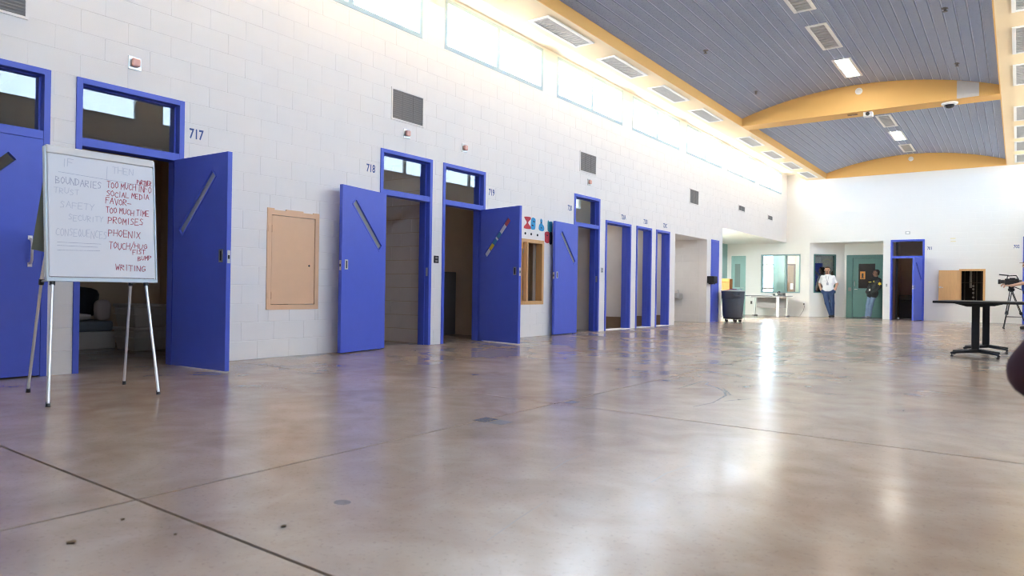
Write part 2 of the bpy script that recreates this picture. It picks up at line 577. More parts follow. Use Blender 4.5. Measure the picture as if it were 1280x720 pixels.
# niche: a wall at 45 degrees with a window, then a set-back wall with the teal door
NX, NY, NT = 0.80, FARY, 0.96
NM = plane_map(NX, NY, 1, 1)            # w to the right-hand side = towards the hall
nwin = (0.16, 1.02, 0.85, 2.23)
pier = struct('wall_niche_angled', grid_wall(NM, 0, NT * math.sqrt(2), 0, 2.62, [nwin], -0.15, 0), WALLF, 'slanting white wall of the entrance niche holding a narrow window', 'wall')
weld(pier)
DW = lambda u, v, w: (u, FARY + NT - w, v)
ndoor = (1.83, 3.02, 0, 2.215)
weld(struct('wall_niche_rear', grid_wall(DW, NX + NT, 3.3, 0, 2.62, [(ndoor[0], ndoor[1], -1, ndoor[3])], -0.15, 0), WALLF, 'white wall around the teal entrance door', 'wall'))
struct('wall_niche_side', MB().box(3.12, 3.32, FARY + 0.2, FARY + NT, 0, 2.62), WALLF, 'side wall of the entrance niche behind the leaning officer', 'wall')
struct('wall_daylight_stop', MB().box(0.6, 3.4, 27.3, 27.4, 0, 2.8), mat('daylight_stop_dark', (0.10, 0.09, 0.08), 0.7), 'added dark backing that stops daylight behind the teal door', 'wall')  # dark backing added to block daylight leaking under the niche door
struct('ceiling_niche', MB().box(0.6, 3.32, FARY + 0.2, FARY + NT + 0.15, 2.62, 2.72), PLAIN, 'flat soffit over the entrance niche', 'ceiling')

# recess under the left wall near the far corner
struct('ceiling_recess', MB().box(-2.35, -0.2, 19.2, FARY, 2.65, 2.75), PLAIN, 'low white ceiling of the corner recess', 'ceiling')
struct('wall_recess_side', MB().box(-2.35, -2.15, 19.2, FARY, 0, 2.65), PTEAL, 'pale green side wall of the corner recess', 'wall')
struct('wall_recess_near', MB().box(-2.15, -0.2, 19.15, 19.35, 0, 2.65), PLAIN, 'white return wall of the corner recess', 'wall')

# ------------------------------------------------------------------ ceiling
SZ = 4.85
XL, XR = 1.32, 6.45
VS = 5.03
RISE = 0.42
half = (XR - XL) / 2
RAD = (half ** 2 + RISE ** 2) / (2 * RISE)
XC = (XL + XR) / 2
def vault(x, off=0.0):
    return VS + RISE - RAD + math.sqrt((RAD + off) ** 2 - (x - XC) ** 2)
BEAMS = [(-1.95, -1.45), (7.3, 7.8), (16.8, 17.3)]
N = 34
mb = MB()
vs = []
for i in range(N + 1):
    x = XL - 0.06 + (XR - XL + 0.12) * i / N
    for y in (YB, FARY):
        vs.append((x, y, vault(x, 0.012)))
mb.add(vs, [(2 * i, 2 * i + 1, 2 * i + 3, 2 * i + 2) for i in range(N)])
vs2 = [(x, y, z + 0.08) for x, y, z in vs]
mb.add(vs2, [(2 * i + 2, 2 * i + 3, 2 * i + 1, 2 * i) for i in range(N)])
ceil = struct('ceiling', mb, SEAM, 'shallow blue vaulted metal ceiling between ochre arches', 'ceiling')
NP = 31
bays = [(YB, BEAMS[0][0]), (BEAMS[0][1], BEAMS[1][0]), (BEAMS[1][1], BEAMS[2][0]), (BEAMS[2][1], FARY - 0.06)]
for (y0, y1) in bays[:2]:          # overhead and behind the viewer, out of the picture
    q = [(XL + (XR - XL) * i / 24, vault(XL + (XR - XL) * i / 24)) for i in range(25)]
    obj('deck_sheet', MB().add([(x, y0, z) for x, z in q] + [(x, y1, z) for x, z in q], [(i, i + 25, i + 26, i + 1) for i in range(24)]), DECK, ceil)
for (y0, y1) in bays[2:]:
    for k in range(NP):
        a = XL + (XR - XL) * k / NP + 0.0085
        b = XL + (XR - XL) * (k + 1) / NP - 0.0085
        q = [(a, vault(a, 0.012)), (a + 0.006, vault(a)), ((a + b) / 2, vault((a + b) / 2)), (b - 0.006, vault(b)), (b, vault(b, 0.012))]
        vs = [(x, y0, z) for x, z in q] + [(x, y1, z) for x, z in q]
        obj('deck_plank', MB().add(vs, [(i, i + 5, i + 6, i + 1) for i in range(4)]), DECK, ceil)
struct('ceiling_roof', MB().box(-0.6, RX + 0.6, YB - 0.4, FARY + 0.4, ROOF, ROOF + 0.1), WHITE, 'roof deck above the vault', 'ceiling')
# white coves along both walls
struct('ceiling_cove_left', MB().box(-0.0, 0.9, YB, FARY, 5.08, 5.16), COVE, 'white strip of ceiling above the high windows', 'ceiling')
struct('ceiling_cove_right', MB().box(7.05, RX, YB, FARY, 5.08, 5.16), COVE, 'white strip of ceiling above the opposite high windows', 'ceiling')
def soffit(n, x0, x1, fascia_x, label):
    s = struct('trim_%d' % n, MB().box(x0, x1, YB, FARY, SZ, 5.08), SOFF, label, 'soffit')
    f0, f1 = (fascia_x, fascia_x + 0.02) if fascia_x > 4 else (fascia_x - 0.02, fascia_x)
    f0, f1 = (fascia_x - 0.006, fascia_x + 0.014) if fascia_x > 4 else (fascia_x - 0.014, fascia_x + 0.006)
    obj('fascia', MB().box(f0, f1, YB, FARY, SZ, VS + 0.03), ORANGE, s)
    return s
sof_l = soffit(1, 0.66, XL - 0.014, XL, 'sand-coloured dropped soffit along the high windows')
sof_r = soffit(2, XR + 0.014, 7.3, XR, 'sand-coloured dropped soffit beside the viewer')
def beam(n, y0, y1, label):
    pts = [(XL + 0.002, SZ)] + [(x, vault(x, 0.004)) for x in [XL + 0.002 + (XR - XL - 0.004) * i / 28 for i in range(29)]] + [(XR - 0.002, SZ)]
    return struct('trim_%d' % n, MB().prism(pts, y0, y1, 'y'), ORANGE, label, 'arched beam')
bm_near = beam(3, *BEAMS[2], 'ochre arched beam crossing the middle of the blue vault')
bm_far = beam(4, FARY - 0.06, FARY, 'ochre arched trim where the vault meets the far wall')
beam(5, *BEAMS[1], 'ochre arched beam above the viewer')
beam(6, *BEAMS[0], 'ochre arched beam behind the viewer')
# unpainted primer patch on the middle beam
PRIM = mat('grey_primer', (0.60, 0.58, 0.56), 0.7, var=0.08, vscale=12)
px = [5.72 + 0.38 * i / 8 for i in range(9)]
top = [(x, vault(x) - 0.004 - 0.008 * random.random()) for x in px]
bot = [(x, SZ + 0.004 + 0.01 * random.random()) for x in px]
obj('primer_patch', MB().prism(bot + top[::-1], 16.797, 16.8, 'y'), PRIM, bm_near)

# ------------------------------------------------------------------ clerestory windows
def clere(n, fn, a, b, label, WZ=WZ):
    e = empty('window_%d' % n, fn((a + b) / 2, WZ[0], 0), label, 'window', kind='structure')
    w0, w1, t = -0.07, 0.004, 0.06
    mb = MB(fn)
    mb.box(a, b, WZ[0], WZ[0] + t, w0, w1); mb.box(a, b, WZ[1] - t, WZ[1], w0, w1)
    mb.box(a, a + t, WZ[0] + t, WZ[1] - t, w0, w1); mb.box(b - t, b, WZ[0] + t, WZ[1] - t, w0, w1)
    obj('frame', mb, WINF, e)
    c = (a + b) / 2
    obj('mullion', MB(fn).box(c - 0.045, c + 0.045, WZ[0] + t, WZ[1] - t, w0, w1), WINF, e)
    for s, q in ((a + t, c - 0.045), (c + 0.045, b - t)):
        obj('pane', MB(fn).box(s, q, WZ[0] + t, WZ[1] - t, -0.045, -0.039), GLASS, e)
ORD = ['ninth from the far corner', 'eighth from the far corner', 'seventh from the far corner', 'sixth from the far corner', 'fifth from the far corner', 'fourth from the far corner', 'third from the far corner', 'second from the far corner', 'nearest the far corner']
for k, (a, b) in enumerate(WIN):
    clere(k + 1, LW, a, b, 'two-pane high window above the cell doors, ' + ORD[k])
for k, (a, b) in enumerate(WIN):
    clere(k + 10, RW, a, b, 'two-pane high window in the wall opposite the cells, ' + ORD[k], RZ)
# outside ground and trees seen mirrored in the transoms
struct('ground_outside', MB().box(-60, 80, -60, 90, -0.4, -0.14), mat('outside_ground', (0.42, 0.38, 0.33), 0.9), 'pale paved ground outside the building', 'ground')

# ------------------------------------------------------------------ light fittings in the soffits and vault
DIFF = mat('unlit_diffuser', (0.42, 0.43, 0.45), 0.35, var=0.25, vscale=9)
LOUV = mat('light_louver', (0.5, 0.5, 0.5), 0.3, metal=0.6)
LIT = mat('lit_diffuser', (0.9, 0.9, 0.88), 0.4, emit=(1.0, 0.95, 0.86), estr=17)
def soffit_light(x0, x1, y0, y1, label):
    e = empty('ceiling_light', ((x0 + x1) / 2, (y0 + y1) / 2, SZ), label, 'ceiling light', 'soffit lights')
    t, zb = 0.05, SZ - 0.014
    mb = MB()
    mb.box(x0, x1, y0, y0 + t, zb, SZ); mb.box(x0, x1, y1 - t, y1, zb, SZ)
    mb.box(x0, x0 + t, y0 + t, y1 - t, zb, SZ); mb.box(x1 - t, x1, y0 + t, y1 - t, zb, SZ)
    obj('frame', mb, WHITE, e)
    obj('diffuser', MB().box(x0 + t, x1 - t, y0 + t, y1 - t, SZ - 0.004, SZ), DIFF, e)
    mb = MB()
    n = 16
    for i in range(1, n):
        y = y0 + t + (y1 - y0 - 2 * t) * i / n
        mb.box(x0 + t, x1 - t, y - 0.002, y + 0.002, SZ - 0.012, SZ - 0.004)
    obj('louver', mb, LOUV, e)
LY = [(8.48, 9.85), (10.56, 11.88), (12.62, 13.92), (14.7, 15.98), (17.96, 19.26), (20.08, 21.36), (22.1, 23.45), (24.15, 25.5)]
O8 = ['first', 'second', 'third', 'fourth', 'fifth', 'sixth', 'seventh', 'last']
for i, (a, b) in enumerate(LY):
    soffit_light(0.80, 1.16, a, b, 'unlit louvred light in the soffit above the windows, %s counting towards the far wall' % O8[i])
RYS = [(10.72, 12.06), (12.74, 14.15), (14.82, 16.27), (18.09, 19.55), (20.16, 21.7), (22.2, 23.6), (24.2, 25.6)]
O7 = ['first', 'second', 'third', 'fourth', 'fifth', 'sixth', 'last']
for i, (a, b) in enumerate(RYS):
    soffit_light(6.66, 7.04, a, b, 'unlit light in the soffit at the picture edge, %s counting towards the far wall' % O7[i])
def vault_light(y0, y1, lit, label):
    x0, x1 = 3.74, 4.09
    xm = (x0 + x1) / 2
    z = vault(xm) + 0.002
    e = empty('vault_light', (xm, (y0 + y1) / 2, z), label, 'ceiling light', 'vault lights')
    t = 0.055
    zb = z - 0.02
    mb = MB()
    mb.box(x0, x1, y0, y0 + t, zb, z); mb.box(x0, x1, y1 - t, y1, zb, z)
    mb.box(x0, x0 + t, y0 + t, y1 - t, zb, z); mb.box(x1 - t, x1, y0 + t, y1 - t, zb, z)
    obj('frame', mb, WHITE, e, bevel=0.003)
    obj('diffuser', MB().box(x0 + t, x1 - t, y0 + t, y1 - t, z - 0.006, z), LIT if lit else DIFF, e)
    if not lit:
        for i in range(1, 10):
            y = y0 + t + (y1 - y0 - 2 * t) * i / 10
            obj('louver', MB().box(x0 + t, x1 - t, y - 0.002, y + 0.002, z - 0.016, z - 0.006), LOUV, e)
vault_light(10.55, 11.93, False, 'dark ceiling light in the blue vault, cut by the top of the picture')
vault_light(12.64, 14.04, False, 'dark recessed ceiling light just before the lit one in the near bay')
vault_light(14.74, 16.10, True, 'glowing ceiling light in front of the middle ochre beam')
vault_light(19.98, 21.44, False, 'unlit ceiling light just behind the middle ochre beam')
vault_light(22.13, 23.45, True, 'glowing ceiling light in the far bay of the vault')
vault_light(24.2, 25.5, False, 'unlit ceiling light beside the far ochre arch')

# sprinklers, detectors and cameras on the vault
O4 = ['near the left soffit, nearer the viewer', 'near the left soffit, beside the middle beam', 'near the picture edge, nearer the viewer', 'near the picture edge, beside the middle beam']
for i, (x, y) in enumerate([(2.1, 12.3), (2.08, 15.4), (5.83, 12.4), (5.8, 15.5)]):
    z = vault(x)
    e = empty('sprinkler', (x, y, z), 'small dark sprinkler head on the blue vault ' + O4[i], 'sprinkler', 'sprinklers')
    obj('escutcheon', MB().lathe([(0.05, 0), (0.05, -0.008), (0.03, -0.015)], x, y, 14, z), GREY, e, smooth=True)
    obj('head', MB().lathe([(0.018, -0.01), (0.014, -0.045), (0.035, -0.05), (0.035, -0.055)], x, y, 10, z), GREY, e)
def face_disc(name, x, y, z, r, label, cat):
    e = empty(name, (x, y, z), label, cat)
    f = lambda a, b, c: (x + a, y - c, z + b)
    obj('base', MB(f).lathe([(r, 0), (r, 0.012), (r * 0.85, 0.02)], 0, 0, 20), WHITE, e, smooth=True)
    obj('cover', MB(f).lathe([(r * 0.7, 0.02), (r * 0.65, 0.04), (r * 0.4, 0.05)], 0, 0, 20), PLAIN, e, smooth=True)
face_disc('smoke_detector', 3.895, 16.8, 5.30, 0.075, 'round white detector on the face of the middle ochre beam', 'detector')
face_disc('smoke_detector', 3.9, FARY - 0.06, 5.29, 0.075, 'round white detector on the far ochre arch', 'detector')
e = empty('security_camera', (4.05, 17.02, SZ), 'white box security camera under the middle ochre beam', 'camera')
obj('housing', MB().box(3.97, 4.15, 16.90, 17.06, SZ - 0.10, SZ), WHITE, e, bevel=0.01)
obj('lens', MB(lambda a, b, c: (4.06 + a, 16.90 - c, SZ - 0.05 + b)).lathe([(0.04, 0), (0.04, 0.012), (0.02, 0.014)], 0, 0, 16), DARK, e)
e = empty('dome_camera', (5.58, 17.05, SZ), 'white ringed dark dome camera under the ochre beam near the primer patch', 'camera')
obj('ring', MB().lathe([(0.15, 0), (0.15, -0.03), (0.10, -0.045)], 5.58, 17.05, 24, SZ), WHITE, e, smooth=True)
obj('dome', MB().lathe([(0.10, -0.04), (0.085, -0.08), (0.05, -0.105), (0.01, -0.112)], 5.58, 17.05, 24, SZ), mat('smoked_dome', (0.02, 0.02, 0.025), 0.1), e, smooth=True)
e = empty('conduit_plate', (3.72, 17.0, SZ), 'small brown plate under the middle beam beside the box camera', 'plate')
obj('plate', MB().box(3.64, 3.84, 16.95, 17.05, SZ - 0.015, SZ), mat('brown_plate', (0.30, 0.18, 0.08), 0.6), e, bevel=0.003)
obj('screw', MB().box(3.73, 3.75, 16.99, 17.01, SZ - 0.02, SZ - 0.014), METAL, e)

# ------------------------------------------------------------------ doors
LEAFT, BAR0, BAR1 = 2.04, 2.035, 2.11
def door(n, fn, u0, u1, ztop, label, hinge='l', deg=0.0, transom=True, leaf=True, material=BLUE, pull=False, slit=True, stained=False, depth=0.19, door_label=None):
    e = empty('door_%d' % n, fn((u0 + u1) / 2, 0, 0), label, 'door', kind='structure')
    t, w0, w1 = 0.05, -depth, 0.015
    mb = MB(fn)
    mb.box(u0, u0 + t, 0, ztop, w0, w1); mb.box(u1 - t, u1, 0, ztop, w0, w1); mb.box(u0 + t, u1 - t, ztop - t, ztop, w0, w1)
    # rebated stops
    mb.box(u0 + t, u0 + t + 0.016, 0, ztop - t, -0.12, -0.06); mb.box(u1 - t - 0.016, u1 - t, 0, ztop - t, -0.12, -0.06)
    mb.box(u0 + t + 0.016, u1 - t - 0.016, ztop - t - 0.016, ztop - t, -0.12, -0.06)
    fr = obj('door_frame', mb, material, e, bevel=0.002)
    if transom:
        obj('transom_bar', MB(fn).box(u0 + t, u1 - t, BAR0, BAR1, -0.13, 0.012), material, e, bevel=0.003)
        obj('transom_glass', MB(fn).box(u0 + t, u1 - t, BAR1, ztop - t, -0.085, -0.079), TGLASS, e)
    # strike plate and intercom bolts
    if not leaf:
        return e
    us = (u1 - t - 0.001, u1 - t + 0.002) if hinge == 'l' else (u0 + t - 0.002, u0 + t + 0.001)
    obj('strike_plate', MB(fn).box(us[0] - 0.003, us[1] + 0.003, 0.98, 1.10, -0.045, -0.012), METAL, e)
    if not leaf:
        return e
    s = 1 if hinge == 'l' else -1
    W = u1 - u0 - 2 * t - 0.008
    uh = (u0 + t + 0.004) if hinge == 'l' else (u1 - t - 0.004)
    A = radians(deg)
    d = (s * cos(A), sin(A)); nn = (s * sin(A), -cos(A))
    T = 0.045
    zt = (BAR0 - 0.004 if transom else ztop - t - 0.004) if deg == 0 else LEAFT
    LM = lambda a, z, c: fn(uh + d[0] * a + nn[0] * c, z, 0.016 + d[1] * a + nn[1] * c)   # a from the hinge, c = 0 outer face .. T inner face
    mb = MB(LM)
    zb = 0.014
    o4 = [(0, zb), (W, zb), (W, zt), (0, zt)]
    if slit:
        ca, cz, l, wd, q = 0.39, 1.59, 0.76, 0.085, math.sqrt(0.5)
        P = [(ca - q * l / 2 - q * wd / 2, cz - q * l / 2 + q * wd / 2), (ca - q * l / 2 + q * wd / 2, cz - q * l / 2 - q * wd / 2),
             (ca + q * l / 2 + q * wd / 2, cz + q * l / 2 - q * wd / 2), (ca + q * l / 2 - q * wd / 2, cz + q * l / 2 + q * wd / 2)]
        tri = [(0, 1, 5), (0, 5, 4), (1, 2, 6), (1, 6, 5), (2, 3, 7), (2, 7, 6), (3, 0, 4), (3, 4, 7)]
        vs = [(a, z, 0) for a, z in o4 + P] + [(a, z, T) for a, z in o4 + P]
        fs = tri + [tuple(8 + i for i in f[::-1]) for f in tri]
        fs += [(i, 8 + i, 8 + (i + 1) % 4, (i + 1) % 4) for i in range(4)]
        fs += [(4 + i, 4 + (i + 1) % 4, 12 + (i + 1) % 4, 12 + i) for i in range(4)]
        mb.add(vs, fs)
    else:
        mb.box(0, W, zb, zt, 0, T)
    lf = obj('door_leaf', mb, material, e)
    if slit:
        # glazing stops, both faces, and the strip of glass
        def stop(c0, c1):
            g = MB(LM)
            def rr(l_, w_):
                return [(ca - q * l_ / 2 - q * w_ / 2, cz - q * l_ / 2 + q * w_ / 2), (ca - q * l_ / 2 + q * w_ / 2, cz - q * l_ / 2 - q * w_ / 2),
                        (ca + q * l_ / 2 + q * w_ / 2, cz + q * l_ / 2 - q * w_ / 2), (ca + q * l_ / 2 - q * w_ / 2, cz + q * l_ / 2 + q * w_ / 2)]
            O_, I_ = rr(l + 0.03, wd + 0.03), rr(l - 0.004, wd - 0.004)
            for c in (c0, c1):
                g.add([(a, z, c) for a, z in O_ + I_], [(i, (i + 1) % 4, 4 + (i + 1) % 4, 4 + i) for i in range(4)])
            g.add([(a, z, c0) for a, z in O_] + [(a, z, c1) for a, z in O_], [(i, (i + 1) % 4, 4 + (i + 1) % 4, 4 + i) for i in range(4)])
            g.add([(a, z, c0) for a, z in I_] + [(a, z, c1) for a, z in I_], [(i, (i + 1) % 4, 4 + (i + 1) % 4, 4 + i) for i in range(4)])
            return g
        obj('glazing_stop', stop(-0.004, 0.002), material, lf)
        obj('glazing_stop', stop(T - 0.002, T + 0.004), material, lf)
        g = MB(LM)
        g.add([(a, z, T / 2 - 0.002) for a, z in P] + [(a, z, T / 2 + 0.002) for a, z in P], [(0, 1, 2, 3), (7, 6, 5, 4)] + [(i, 4 + i, 4 + (i + 1) % 4, (i + 1) % 4) for i in range(4)])
        obj('vision_glass', g, TGLASS if deg == 0 else VGLASS, lf)
        if stained:
            cols = [((0.75, 0.77, 0.8), 0.0, 0.16), ((0.85, 0.62, 0.05), 0.16, 0.30), ((0.06, 0.25, 0.50), 0.30, 0.44), ((0.80, 0.83, 0.86), 0.44, 0.48), ((0.06, 0.25, 0.45), 0.48, 0.62), ((0.8, 0.82, 0.85), 0.62, 0.82), ((0.65, 0.12, 0.12), 0.82, 1.0)]
            for i, (c_, f0, f1) in enumerate(cols):
                def at(f, side):
                    a0, z0 = ca + q * l * (f - 0.5), cz + q * l * (f - 0.5)
                    return (a0 + side * q * wd / 2, z0 - side * q * wd / 2)
                sk = 0.03 if i in (1, 2, 4) else 0
                quad = [at(f0, -1), at(min(1, f0 + sk), 1), at(min(1, f1 + sk), 1), at(f1, -1)]
                obj('painted_strip', MB(LM).add([(a, z, T / 2 + 0.003) for a, z in quad] + [(a, z, T / 2 + 0.0045) for a, z in quad], [(0, 1, 2, 3), (7, 6, 5, 4)] + [(k, 4 + k, 4 + (k + 1) % 4, (k + 1) % 4) for k in range(4)]),
                    mat('paint_strip_%d' % i, c_, 0.5), lf)
    # recessed pull plates on both faces, latch on the edge, hinges
    for c0, c1 in (((T, T + 0.004),) if pull else ((-0.004, 0.0), (T, T + 0.004))):
        pl = MB(LM).box(W - 0.115, W - 0.055, 1.02, 1.14, c0, c1)
        obj('lock_plate', pl, METAL, lf, bevel=0.001)
        cc = (c0 - 0.001, c0 + 0.001) if c0 < 0 else (c1 - 0.001, c1 + 0.001)
        obj('pull_recess', MB(LM).box(W - 0.096, W - 0.074, 1.035, 1.125, *cc), DARK, lf)
    obj('latch_plate', MB(LM).box(W - 0.001, W + 0.002, 1.01, 1.13, 0.008, T - 0.008), METAL, lf)
    obj('latch_bolt', MB(LM).box(W + 0.001, W + 0.004, 1.05, 1.085, 0.013, T - 0.013), DARK, lf)
    for z in (0.25, 1.02, 1.80):
        hb = MB(fn)
        hb.tube([(uh, z, 0.02), (uh, z + 0.115, 0.02)], 0.009, 8)
        obj('hinge', hb, material, lf)
    if pull:
        a = W - 0.085
        g = MB(LM)
        g.tube([(a, 0.965, 0.004), (a, 0.975, -0.03), (a, 1.0, -0.045), (a, 1.07, -0.05), (a, 1.14, -0.045), (a, 1.165, -0.03), (a, 1.175, 0.004)], 0.011, 10)
        obj('pull_handle', g, ALU, lf, smooth=True)
        for z in (0.955, 1.185):
            obj('handle_foot', MB(LM).box(a - 0.018, a + 0.018, z - 0.018, z + 0.018, -0.006, 0.0), ALU, lf, bevel=0.004)
    return e

door(1, LW, *FR['716'], DH, 'closed blue cell door with pull handle beside the flip chart', 'l', 0, pull=True)
door(2, LW, *FR['717'], DH, 'blue cell door 717 standing open behind the flip chart', 'r', 92.5)
door(3, LW, *FR['718'], DH, 'blue cell door 718 folded back beside the tan access panel', 'l', 169)
door(4, LW, *FR['719'], DH, 'blue cell door 719 open, with coloured paint in its slanted window', 'r', 78.5, stained=True)
door(5, LW, *FR['720'], DH, 'blue cell door 720 folded back over the paper letters', 'l', 176)
for i, k in enumerate(('720A', '720B', '720C')):
    door(6 + i, LW, *SH[k], SHH, 'doorless blue shower frame ' + k, leaf=False, transom=False)
door(9, LW, 18.45, 19.05, 2.26, 'narrow closed blue door behind the grey trash bin', 'r', 0, transom=False, slit=False)
door(10, FW, 3.34, 4.32, 2.65, 'blue cell door 701 open in the far wall', 'r', 80)
door(11, FW, 6.89, 7.87, 2.65, 'closed blue cell door 702 behind the camera operator', 'l', 0)

# ------------------------------------------------------------------ rooms behind the left wall
XBK = -2.5
def shell(n, y0, y1, material, label, xb=XBK, h=2.75, wall=0.08):
    """one cell: rear and side walls plus lid, as separate structure pieces"""
    s = struct('wall_cell_%s' % n, MB().box(xb - 0.1, xb, y0, y1, 0, h), material, 'rear wall of ' + label, 'wall')
    struct('ceiling_cell_%s' % n, MB().box(xb - 0.1, -0.2, y0 - 0.07, y1 + 0.07, h, h + 0.08), material, 'ceiling of ' + label, 'ceiling')
    return s
def party(n, y, material, label, xb=XBK, h=2.75, t=0.05):
    return struct('wall_party_%s' % n, MB().box(xb, -0.2, y - t, y + t, 0, h), material, label, 'wall')
shell('a', 0.3, 2.50, CELL, 'the cell behind the closed door')
party('a', 0.25, CELL, 'partition wall at the near end of the cells')
party('b', 2.557, CELL, 'partition wall between the closed cell and cell 717', xb=-3.2)
shell('b', 2.61, 5.05, CELL, 'cell 717', xb=-3.2)
party('c', 5.1, CELL, 'partition wall between cells 717 and 718', xb=-3.2)
shell('c', 5.15, 7.36, CELL, 'cell 718')
pc = party('d', 7.42, CELL, 'block partition wall seen through the doorway of cell 718')
BM718 = lambda u, v, w: (u, 7.37 - w, v)
blocks(BM718, XBK, -0.2, 0, 2.75, [], pc, mat('cell_block_paint', (0.72, 0.62, 0.55), 0.6, var=0.06, vscale=4, bump=0.2, bscale=120), w=0.006, depth=0.006, limit=300, joint=0.010)
shell('d', 7.48, 9.3, CELL, 'cell 719')
party('e', 9.35, CELL, 'partition wall beside the pipe chase')
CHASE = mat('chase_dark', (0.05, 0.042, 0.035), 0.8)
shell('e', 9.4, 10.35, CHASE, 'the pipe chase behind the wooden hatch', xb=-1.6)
party('f', 10.4, CELL, 'partition wall between pipe chase and cell 720')
shell('f', 10.45, 12.27, CELL, 'cell 720')
party('g', 12.33, STALL, 'partition wall beside the first shower')
for i, (a, b) in enumerate(((12.39, 13.67), (13.79, 14.70), (14.82, 15.75))):
    shell('shower_%d' % (i + 1), a, b, STALL, ('first', 'second', 'third')[i] + ' shower stall', xb=-1.35, h=2.35)
    struct('baseboard_shower_%d' % (i + 1), MB().box(-1.35, -1.335, a, b, 0, 0.24), STALLB, 'brown tiled kick at the rear of the ' + ('first', 'second', 'third')[i] + ' shower', 'baseboard')
    struct('baseboard_shower_side_%d' % (i + 1), MB().box(-1.335, -0.2, b - 0.012, b, 0, 0.24), STALLB, 'brown tiled kick along the side of the ' + ('first', 'second', 'third')[i] + ' shower', 'baseboard')
    struct('trim_%d' % (20 + i), MB().box(-0.2, 0.02, a + 0.11, b - 0.09, 0.0, 0.012), WHITE, 'pale threshold strip of the ' + ('first', 'second', 'third')[i] + ' shower', 'threshold')
party('h', 13.73, STALL, 'partition wall between the first two showers', xb=-1.35, h=2.35, t=0.06)
party('i', 14.76, STALL, 'partition wall between the last two showers', xb=-1.35, h=2.35, t=0.06)
# alcove
ALC = mat('alcove_paint', (0.80, 0.77, 0.73), 0.55, var=0.04, vscale=4)
struct('wall_alcove_near', MB().box(-1.5, -0.2, 15.8, 16.0, 0, 2.4), ALC, 'near side wall of the open alcove', 'wall')
pal = struct('wall_alcove_side', MB().box(-1.5, -0.2, 18.156, 18.35, 0, 2.4), ALC, 'pale block side wall of the open alcove', 'wall')
blocks(lambda u, v, w: (u, 18.15 - w, v), -1.5, -0.2, 0, 2.235, [], pal, ALC, w=0.0, depth=0.006, joint=0.008)
struct('wall_alcove_rear', MB().box(-1.6, -1.5, 15.8, 18.35, 0, 2.4), ALC, 'rear wall of the open alcove', 'wall')
struct('ceiling_alcove', MB().box(-1.5, -0.2, 16.0, 18.156, 2.236, 2.4), ALC, 'low ceiling of the open alcove', 'ceiling')
# cell behind 701, cell behind 702
struct('wall_cell_h', MB().box(3.1, 5.0, 28.6, 28.7, 0, 2.75), CELL, 'rear wall of cell 701', 'wall')
struct('wall_party_j', MB().box(3.32, 3.335, FARY + 0.2, 28.6, 0, 2.75), CELL, 'side wall of cell 701 beside the niche', 'wall')
struct('wall_party_k', MB().box(4.9, 5.0, FARY + 0.2, 28.6, 0, 2.75), CELL, 'side wall of cell 701 beside the pipe cupboard', 'wall')
struct('ceiling_cell_h', MB().box(3.1, 5.0, FARY + 0.2, 28.6, 2.75, 2.85), CELL, 'ceiling of cell 701', 'ceiling')
struct('wall_cell_i', MB().box(6.4, 8.2, 28.0, 28.1, 0, 2.75), CELL, 'rear wall of cell 702', 'wall')
struct('wall_party_l', MB().box(6.4, 6.5, FARY + 0.2, 28.0, 0, 2.75), CELL, 'side wall of cell 702', 'wall')
struct('wall_party_m', MB().box(8.1, 8.2, FARY + 0.2, 28.0, 0, 2.75), CELL, 'outer side wall of cell 702', 'wall')
struct('ceiling_cell_i', MB().box(6.4, 8.2, FARY + 0.2, 28.1, 2.75, 2.85), CELL, 'ceiling of cell 702', 'ceiling')

# ------------------------------------------------------------------ lettering
def text_mb(txt, fn, u, v, size, sx=1.0, th=0.001, flipu=False):
    """flat painted characters as a mesh; (u, v) lower left corner, fn maps (u, v, w)"""
    cu = bpy.data.curves.new('t', 'FONT')
    cu.body = txt
    cu.size = size
    cu.resolution_u = 3
    cu.offset = size * 0.022
    to = bpy.data.objects.new('t', cu)
    COL.objects.link(to)
    dg = bpy.context.evaluated_depsgraph_get()
    me = bpy.data.meshes.new_from_object(to.evaluated_get(dg))
    mb = MB(fn)
    mb.add([(u + p.co.x * sx, v + p.co.y, th) for p in me.vertices], [tuple(f.vertices) for f in me.polygons])
    bpy.data.objects.remove(to)
    bpy.data.curves.remove(cu)
    bpy.data.meshes.remove(me)
    return mb
def number(txt, fn, u, v, wall, h=0.098, sx=0.72):
    obj('door_number', text_mb(txt, fn, u, v, h / 0.70, sx), NUMB, wall)
NUMS = {'717': (3.70, 2.292), '718': (6.055, 2.30), '719': (8.60, 2.30), '720': (10.98, 2.30), '720A': (13.13, 2.33), '720B': (14.21, 2.33), '720C': (15.28, 2.33)}
for k, (u, v) in NUMS.items():
    number(k, LW, u, v, wl)
number('701', FW, 4.385, 2.30, wf)
number('702', FW, 6.655, 2.30, wf)

